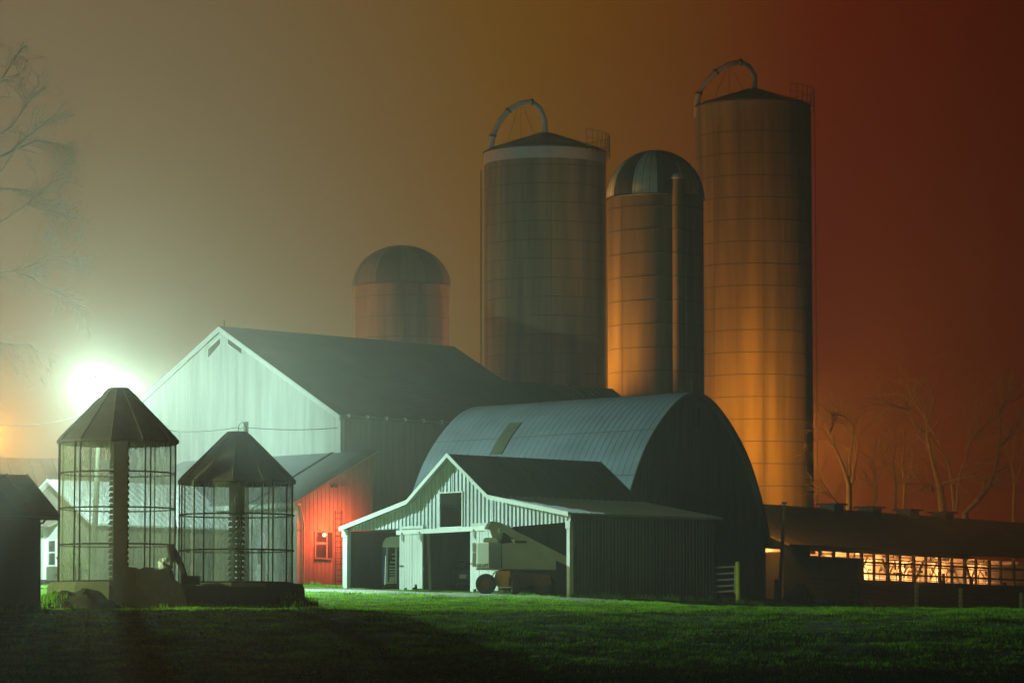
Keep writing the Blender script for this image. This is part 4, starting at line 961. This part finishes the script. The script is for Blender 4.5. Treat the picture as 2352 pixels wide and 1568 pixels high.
# ------------------------------------------------------------------ boom lift, trailer, car
def lift():
    D = 171.6; s = D / F0
    X = lambda cx: (1046.8 + cx * .1455 - 1176) * s
    Z = lambda cy: (HZ - (1167.5 + cy * .1455)) * s
    gx, gy = X(700), D + 1; g = gz(gx, gy); zg = Z(1350)
    t = thing('boom_lift', 'cream boom lift machine on orange chassis parked in the right bay of the white shed', 'boom lift', (gx, gy, g))
    def pr(name, pts, y0, y1, m, par=t):
        mb = MB(); mb.prism([(X(a), y0, Z(b)) for a, b in pts], [(X(a), y1, Z(b)) for a, b in pts]); return mb.build(name, m, par)
    # cabinet with its corner toward the camera
    mb = MB(); zb, zt = Z(945), Z(542); q = [(X(332), D + .45), (X(525), D), (X(722), D + .9), (X(530), D + 1.4)]
    mb.prism([(a, b, zb) for a, b in q], [(a, b, zt) for a, b in q]); cab = mb.build('cabinet', M['machine'], t)
    bv = cab.modifiers.new('b', 'BEVEL'); bv.width = .03; bv.segments = 2
    mb = MB(); mb.box(X(262), X(326), D + .6, D + 1.1, Z(690), Z(545)); mb.build('side_box', M['white_trim'], t)
    mb = MB(); mb.box(X(262), X(326), D + .6, D + 1.1, Z(915), Z(700)); mb.build('side_box', M['machine'], t)
    pr('tray', [(320, 948), (735, 948), (735, 968), (320, 962)], D + .1, D + 1.6, M['machine_side'])
    pr('cover', [(430, 540), (440, 480), (480, 462), (620, 465), (665, 505), (650, 540)], D + .3, D + 1.3, M['machine'])
    # counterweight / engine housing running back
    pr('housing', [(724, 548), (1110, 520), (1585, 770), (1585, 960), (735, 950)], D + .95, D + 2.1, M['machine_side'])
    pr('slot', [(950, 505), (1125, 505), (1120, 545), (955, 545)], D + .9, D + .945, M['black'])
    pr('bracket', [(868, 485), (938, 480), (925, 555)], D + .88, D + .944, M['machine'])
    # boom and its knuckle head
    pr('boom', [(700, 215), (830, 290), (1300, 525), (1900, 830), (1900, 960), (1300, 680), (930, 480), (720, 345)], D + 1.0, D + 1.45, M['machine_side'])
    pr('knuckle', [(455, 315), (490, 235), (560, 197), (700, 212), (760, 300), (705, 530), (590, 530), (560, 380), (545, 330), (500, 322)], D + .98, D + 1.5, M['machine_side'])
    pr('knuckle_plate', [(450, 312), (488, 235), (562, 195), (500, 312)], D + .85, D + .975, M['machine'])
    pr('tie_plate', [(655, 310), (700, 300), (700, 390), (660, 380)], D + .90, D + .975, M['machine'])
    mb = MB(); mb.tube([(X(545), D + .9, Z(350)), (X(575), D + .9, Z(450))], .03, 6); mb.build('hose', M['machine'], t)
    mb = MB(); mb.tube([(X(600), D + 1.2, Z(330)), (X(1050), D + 1.2, Z(520))], .07, 8); mb.build('hydraulic_ram', M['dark_steel'], t)
    # chassis
    pr('chassis', [(600, 1120), (640, 985), (850, 985), (880, 1230), (700, 1255), (620, 1200)], D + .5, D + 1.6, M['orange_paint'])
    pr('chassis', [(860, 1010), (1500, 1040), (1500, 1200), (880, 1230)], D + .8, D + 2.0, M['rust'])
    mb = MB(); mb.box(X(695), X(885), D + .3, D + .45, Z(1256), Z(1236)); mb.build('bumper', M['machine'], t)
    mb = MB(); mb.box(X(667), X(748), D + .5, D + .7, Z(1350), Z(1280)); mb.build('step', M['machine_side'], t)
    mb = MB(); mb.tube([(X(565), D + .3, Z(1120)), (X(590), D + .35, Z(1040)), (X(640), D + .4, Z(985))], .035, 6); mb.build('fender_bar', M['machine'], t)
    r = (Z(1030) - Z(1355)) / 2
    for cx, dy, ax in ((475, .35, (.35, 1, 0)), (930, .15, (1, .28, 0)), (1350, 1.2, (.2, 1, 0)), (1400, 2.6, (.2, 1, 0))):
        c = (X(cx), D + dy, gz(X(cx), D + dy) + r + .0); mb = MB(); mb.wheel(c, ax, r, .36); w = mb.build('wheel', M['rubber'], t, True)
        mb = MB(); mb.wheel(c, ax, r * .56, .22); a = Vector(ax).normalized(); mb.tube([Vector(c) - a * .12, Vector(c) + a * .12], r * .33, 14); mb.build('rim', M['rust'], w)
    # lettering on the cabinet
    cu = bpy.data.curves.new('txt', 'FONT'); cu.body = 'JLG LIFT'; cu.size = .21; cu.extrude = .004; cu.shear = .25; cu.align_x = 'CENTER'; cu.offset = .004
    tmp = bpy.data.objects.new('txt', cu); COL.objects.link(tmp); bpy.context.view_layer.update()
    me = bpy.data.meshes.new_from_object(tmp.evaluated_get(bpy.context.evaluated_depsgraph_get())); bpy.data.objects.remove(tmp)
    lo = bpy.data.objects.new('lettering', me); COL.objects.link(lo); me.materials.clear(); me.materials.append(M['black'])
    va = Vector((q[1][0] - q[0][0], q[1][1] - q[0][1], 0)); ang = math.atan2(va.y, va.x)
    lo.parent = cab; pos = Vector((q[0][0], q[0][1], 0)) + va * .45; nn = Vector((va.y, -va.x, 0)).normalized() * .012
    lo.rotation_euler = (math.pi / 2, 0, ang); lo.location = Vector((pos.x + nn.x, pos.y + nn.y, Z(925))) - base_of(t)
lift()
def trailer():
    sc = .1205  # crop to frame: x = 772 + c*.1197
    D = FS.p(12.3, 1.6, 0).y; s = D / F0
    X = lambda cx: (771.7 + cx * .1198 - 1176) * s
    Z = lambda cy: (HZ - (1194.4 + cy * .1198)) * s
    y0 = D; t = thing('livestock_trailer', 'dark blue livestock trailer with pale rounded roof in the left bay of the white shed', 'trailer', (X(1050), D, gz(X(1050), D)))
    mb = MB(); out = [(888, 1200), (888, 520), (905, 430), (960, 350), (1060, 318), (1400, 318), (1470, 350), (1520, 430), (1535, 520), (1535, 1200)]
    def pr(name, pts, a, b, m, par=t):
        mb = MB(); mb.prism([(X(c), a, Z(d)) for c, d in pts], [(X(c), b, Z(d)) for c, d in pts]); return mb.build(name, m, par)
    rear = pr('rear_panel', [(888, 1200), (888, 520), (975, 520), (975, 1200)], y0, y0 + .06, M['blue'])
    pr('rear_panel', [(1165, 1270), (1165, 520), (1535, 520), (1535, 1270)], y0, y0 + .06, M['blue'])
    pr('roof', [(895, 525), (905, 430), (960, 350), (1060, 318), (1400, 318), (1470, 350), (1520, 430), (1530, 525)], y0 - .03, y0 + 3.2, M['white_trim'])
    pr('side_wall', [(888, 1200), (888, 530), (900, 530), (900, 1200)], y0 + .07, y0 + 3.2, M['blue'])
    pr('front_panel', [(900, 1200), (900, 530), (1535, 530), (1535, 1200)], y0 + 3.15, y0 + 3.2, M['black'])
    for a, b in ((968, 995), (1138, 1166)): pr('gate_post', [(a, 1220), (a, 525), (b, 525), (b, 1220)], y0 - .05, y0 - .004, M['white_trim'])
    for cy, x0 in ((660, 1070), (740, 1075), (812, 1040), (888, 1020), (945, 1020), (998, 1028), (1045, 1030)):
        mb = MB(); mb.box(X(x0), X(1140), y0 + .1, y0 + .16, Z(cy + 12), Z(cy - 12)); mb.build('slat', M['silver'], t)
    pr('kick_plate', [(1020, 1180), (1030, 1085), (1130, 1080), (1130, 1180)], y0 + .1, y0 + .15, M['silver'])
    pr('bumper', [(985, 1222), (985, 1188), (1130, 1188), (1130, 1222)], y0 - .12, y0 - .055, M['machine'])
    mb = MB(); mb.tube([(X(965), y0 - .1, Z(690)), (X(950), y0 - .1, Z(1240))], .03, 6); mb.build('gate_edge', M['white_trim'], t)
    for cy in (620, 720, 830): pr('slot', [(1185, cy), (1255, cy), (1255, cy + 22), (1185, cy + 22)], y0 - .03, y0 - .004, M['black'])
    for cx in (920, 1480):
        zg = gz(X(cx), y0 + 1.5); mb = MB(); mb.wheel((X(cx), y0 + 1.5, zg + .36), (1, 0, 0), .36, .2); mb.build('wheel', M['rubber'], t)
trailer()
def car():
    D = 180.0; s = D / F0; X = lambda px: (px - 1176) * s
    x0, x1 = X(1040), X(1124); g = gz(X(1080), D); t = thing('blue_car', 'dark blue car with a pale number plate deep inside the middle bay of the shed', 'car', (X(1080), D, g))
    mb = MB(); prof = [(0, .28), (0, .95), (.25, 1.02), (.9, 1.45), (2.2, 1.48), (3.0, 1.0), (3.9, .85), (4.0, .28)]
    mb.prism([(x0, D + a, g + b) for a, b in prof], [(x1, D + a, g + b) for a, b in prof]); b = mb.build('body', M['blue'], t)
    bm_ = b.modifiers.new('b', 'BEVEL'); bm_.width = .07; bm_.segments = 3
    mb = MB(); mb.prism([(x0 + .18, D + .32, g + 1.06), (x1 - .18, D + .32, g + 1.06), (x1 - .28, D + .82, g + 1.4), (x0 + .28, D + .82, g + 1.4)], [(x0 + .18, D + .28, g + 1.09), (x1 - .18, D + .28, g + 1.09), (x1 - .28, D + .78, g + 1.43), (x0 + .28, D + .78, g + 1.43)]); mb.build('rear_window', M['glass_dark'], t)
    xm = X(1063); mb = MB(); mb.box(xm - .17, xm + .17, D - .02, D - .004, g + .55, g + .74); mb.build('number_plate', M['white_trim'], t)
    mb = MB(); mb.box(x0 + .02, x1 - .02, D - .1, D - .003, g + .32, g + .48); mb.build('bumper', M['dark_steel'], t)
    for x in (x0 + .22, x1 - .22):
        for a in (.8, 3.2):
            mb = MB(); mb.wheel((x, D + a, g + .32), (1, 0, 0), .32, .22); mb.build('wheel', M['rubber'], t)
    for x in (x0 + .12, x1 - .3): mb = MB(); mb.box(x, x + .18, D - .02, D - .003, g + .75, g + .92); mb.build('tail_light', M['rust'], t)
car()

# ------------------------------------------------------------------ bare trees
def grow(mb, p, d, L, r, depth, rnd, droop=0.0, spread=.6):
    n = 4; pts = [p.copy()]; rad = [r]; q = p.copy(); dd = d.copy()
    for i in range(n):
        dd = (dd + Vector((rnd.gauss(0, .13), rnd.gauss(0, .13), rnd.gauss(0, .10) - droop))).normalized()
        q = q + dd * L / n; pts.append(q.copy()); rad.append(max(.006, r * (1 - .5 * (i + 1) / n)))
    mb.tube(pts, rad, 5 if r > .03 else 3, caps=False)
    if depth <= 0: return
    k = rnd.choice((2, 3, 3, 4))
    for i in range(k):
        j = rnd.randint(1, n); ax = Vector((rnd.gauss(0, 1), rnd.gauss(0, 1), rnd.gauss(0, 1))).normalized()
        nd = (dd + ax * spread).normalized(); grow(mb, pts[j], nd, L * rnd.uniform(.55, .8), rad[j] * .62, depth - 1, rnd, droop, spread)
def limb(mb, pts, r0, r1, rnd, subs, sl, dep, droop, mirror=1.0):
    pts = [Vector(p) for p in pts]; n = len(pts); rad = [r0 + (r1 - r0) * i / (n - 1) for i in range(n)]
    mb.tube(pts, rad, 7, caps=True)
    for i in range(subs):
        f = rnd.uniform(.12, 1) * (n - 1); j = min(int(f), n - 2); q = pts[j].lerp(pts[j + 1], f - j); d = (pts[j + 1] - pts[j]).normalized()
        ax = Vector((rnd.gauss(0, 1), rnd.gauss(0, 1.0), rnd.gauss(0, 1))).normalized()
        grow(mb, q, (d + ax * .75).normalized(), sl * rnd.uniform(.6, 1.2), (rad[j]) * .42, dep, rnd, droop)
def tree_left():
    D = 214; base = W(-240, 1330, D); g = gz(base.x, base.y)
    t = thing('bare_tree', 'bare leafless tree whose fine twigs reach in from the upper left edge', 'tree', (base.x, base.y, g))
    rnd = random.Random(12); tr = MB(); s = lambda x, y, dq=0: W(x * .4705, 134 + .4705 * y, D + dq)
    trunk = [Vector((base.x, base.y, g - .2)), Vector((base.x + .1, base.y, g + 3)), Vector((base.x + .4, base.y + .1, g + 7)), Vector((base.x + .3, base.y, g + 12)), Vector((base.x + .8, base.y, g + 17))]
    tr.tube(trunk, [.42, .36, .3, .22, .12], 10); tr.build('trunk', M['bark'], t, True)
    limbs = [[trunk[3], s(-250, 760, 1), s(0, 560, 0), s(60, 470, -.5), s(110, 400, -.6), s(200, 330, -1), s(300, 250, -1)],
             [trunk[3], s(-200, 620, -1), s(-40, 400, -1), s(60, 330, -1.4), s(130, 230, -1.8), s(185, 160, -2)],
             [trunk[2], s(-260, 1000, 1), s(0, 800, 1), s(130, 715, 1.2), s(240, 615, 1.4), s(350, 560, 1.5)],
             [s(130, 715, 1.2), s(200, 735, 1), s(270, 750, .8), s(370, 780, .6)],
             [s(0, 640, .5), s(80, 640, 1), s(150, 665, 1.4), s(210, 700, 1.7), s(240, 820, 2)],
             [trunk[2], s(-250, 1120, -1), s(0, 1040, -1), s(80, 1045, -1.2), s(150, 1065, -1.4), s(230, 1120, -1.6), s(300, 1155, -1.8), s(360, 1190, -1.9), s(430, 1215, -2)],
             [s(60, 1040, -1), s(140, 1015, -.6), s(240, 975, -.2), s(360, 960, 0)],
             [trunk[1], s(-250, 1430, 0), s(0, 1385, 0), s(70, 1395, 0), s(140, 1395, -.2), s(200, 1440, -.4)],
             [trunk[3], s(-200, 300, 0), s(-60, 150, .5), s(20, 90, .8), s(60, 20, 1)],
             [s(0, 480, .3), s(90, 440, 0), s(180, 400, -.4), s(290, 420, -.8), s(350, 460, -1)]]
    mb = MB()
    for i, l in enumerate(limbs): limb(mb, l, .085 if len(l) > 4 else .045, .014, rnd, 18, 1.2, 3, .02 if i < 5 else .045)
    mb.build('crown', M['misted_bark'], t)
tree_left()
def right_tree(label, limbs, D, seed, r0=.20, g=None):
    rnd = random.Random(seed); s = lambda x, y, dq=0: W((2700 + x / 2.613) * .671, (1200 + y / 2.613) * .671, D + dq)
    b = s(*limbs[0][0]); gg = gz(b.x, D); t = thing('bare_tree', label, 'tree', (b.x, D, gg), group='bare trees behind the cattle barn')
    tr = MB(); tr.tube([Vector((b.x, D, gg - .2)), Vector((b.x, D, (gg + b.z) / 2)), b] + [s(*q) for q in limbs[0][1:3]], [r0 * 1.3, r0 * 1.1, r0, r0 * .85, r0 * .6], 8); tr.build('trunk', M['bark'], t, True)
    mb = MB()
    for l in limbs: limb(mb, [s(*q) for q in l], r0 * (.7 if l is limbs[0] else .45), .022, rnd, 8, 1.9, 2, .0)
    mb.build('crown', M['bark'], t)
right_tree('bare pale-barked tree just right of the tallest silo', [[(540, 1430), (540, 1200), (490, 1040), (430, 900), (380, 790), (300, 710), (245, 665)], [(540, 1200, .5), (545, 950, 1), (575, 780, 1), (575, 660, 1), (500, 590, .6), (420, 565, .2), (330, 535, 0)],
    [(565, 1180, 1), (600, 1000, 1.5), (620, 850, 2), (600, 760, 2)], [(470, 1420, -1), (360, 1270, -1), (270, 1140, -1.2), (250, 1000, -1.5)], [(370, 730, 0), (410, 620, .5), (450, 540, .8)]], 240, 31)
right_tree('large bare tree with many forked trunks, behind the third and fourth roof vents', [[(1380, 1440), (1350, 1220), (1310, 1080), (1270, 920), (1235, 750), (1240, 640), (1290, 500), (1320, 330)],
    [(1480, 1430, 1), (1460, 1200, 1), (1430, 1000, 1), (1350, 830, 1.5), (1270, 700, 2), (1190, 560, 2.3), (1100, 420, 2.6), (1060, 300, 3)], [(1230, 740, .5), (1130, 670, -.5), (1080, 560, -1), (1090, 450, -1.2), (1060, 300, -1.5)],
    [(1080, 530, -1), (980, 510, -1.5), (880, 460, -2), (780, 420, -2.4)], [(1360, 1200, 0), (1500, 1150, -1), (1650, 1125, -1.5), (1850, 1140, -2)], [(1290, 1250, 0), (1260, 1190, -1), (1200, 1220, -1.5), (1150, 1160, -2)]], 246, 32, .27)
right_tree('leaning bare tree with a curved trunk near the right edge', [[(1580, 1450), (1690, 1330), (1790, 1220), (1840, 1080), (1880, 900), (1890, 720), (1880, 560), (1830, 390), (1740, 250)],
    [(1500, 1430, 1), (1530, 1100, 1), (1580, 980, 1), (1620, 800, 1.5), (1640, 600, 2), (1690, 400, 2.4)], [(1620, 820, 1.5), (1700, 720, 1), (1780, 640, .6)], [(1890, 560, 0), (1940, 440, .5), (1960, 380, 1)], [(1900, 850, 0), (1980, 770, .6), (2060, 660, 1)]], 243, 33, .22)
for i, (x, D, seed) in enumerate(((770, 262, 41), (950, 268, 42), (1030, 275, 43), (2010, 258, 44))):
    right_tree(['thin faint sapling between the first and second roof vents', 'faint slender tree above the second roof vent', 'farthest faint tree, above the third roof vent', 'faint thin tree at the right edge of the photo'][i],
        [[(x, 1440), (x + 10, 1200), (x - 15, 1000), (x + 10, 820), (x - 10, 700)], [(x, 1250, 1), (x + 60, 1050, 1), (x + 80, 900, 1)]], D, seed, .12)

# ------------------------------------------------------------------ haze
mb = MB(); mb.box(-150, 150, -12, 330, -3.5, 52); hz = mb.build('haze', M['black']); hz['kind'] = 'stuff'
hz['label'] = 'thick night mist glowing around the farmyard lamps'; hz['category'] = 'haze'
m = bpy.data.materials.new('haze'); m.use_nodes = True; n = m.node_tree; n.nodes.clear()
o = n.nodes.new('ShaderNodeOutputMaterial'); v = n.nodes.new('ShaderNodeVolumePrincipled')
v.inputs['Color'].default_value = (0.93, 0.91, 0.79, 1); v.inputs['Density'].default_value = 0.00056; v.inputs['Anisotropy'].default_value = 0.88
n.links.new(v.outputs[0], o.inputs['Volume']); hz.data.materials.clear(); hz.data.materials.append(m)
hz.display_type = 'WIRE'
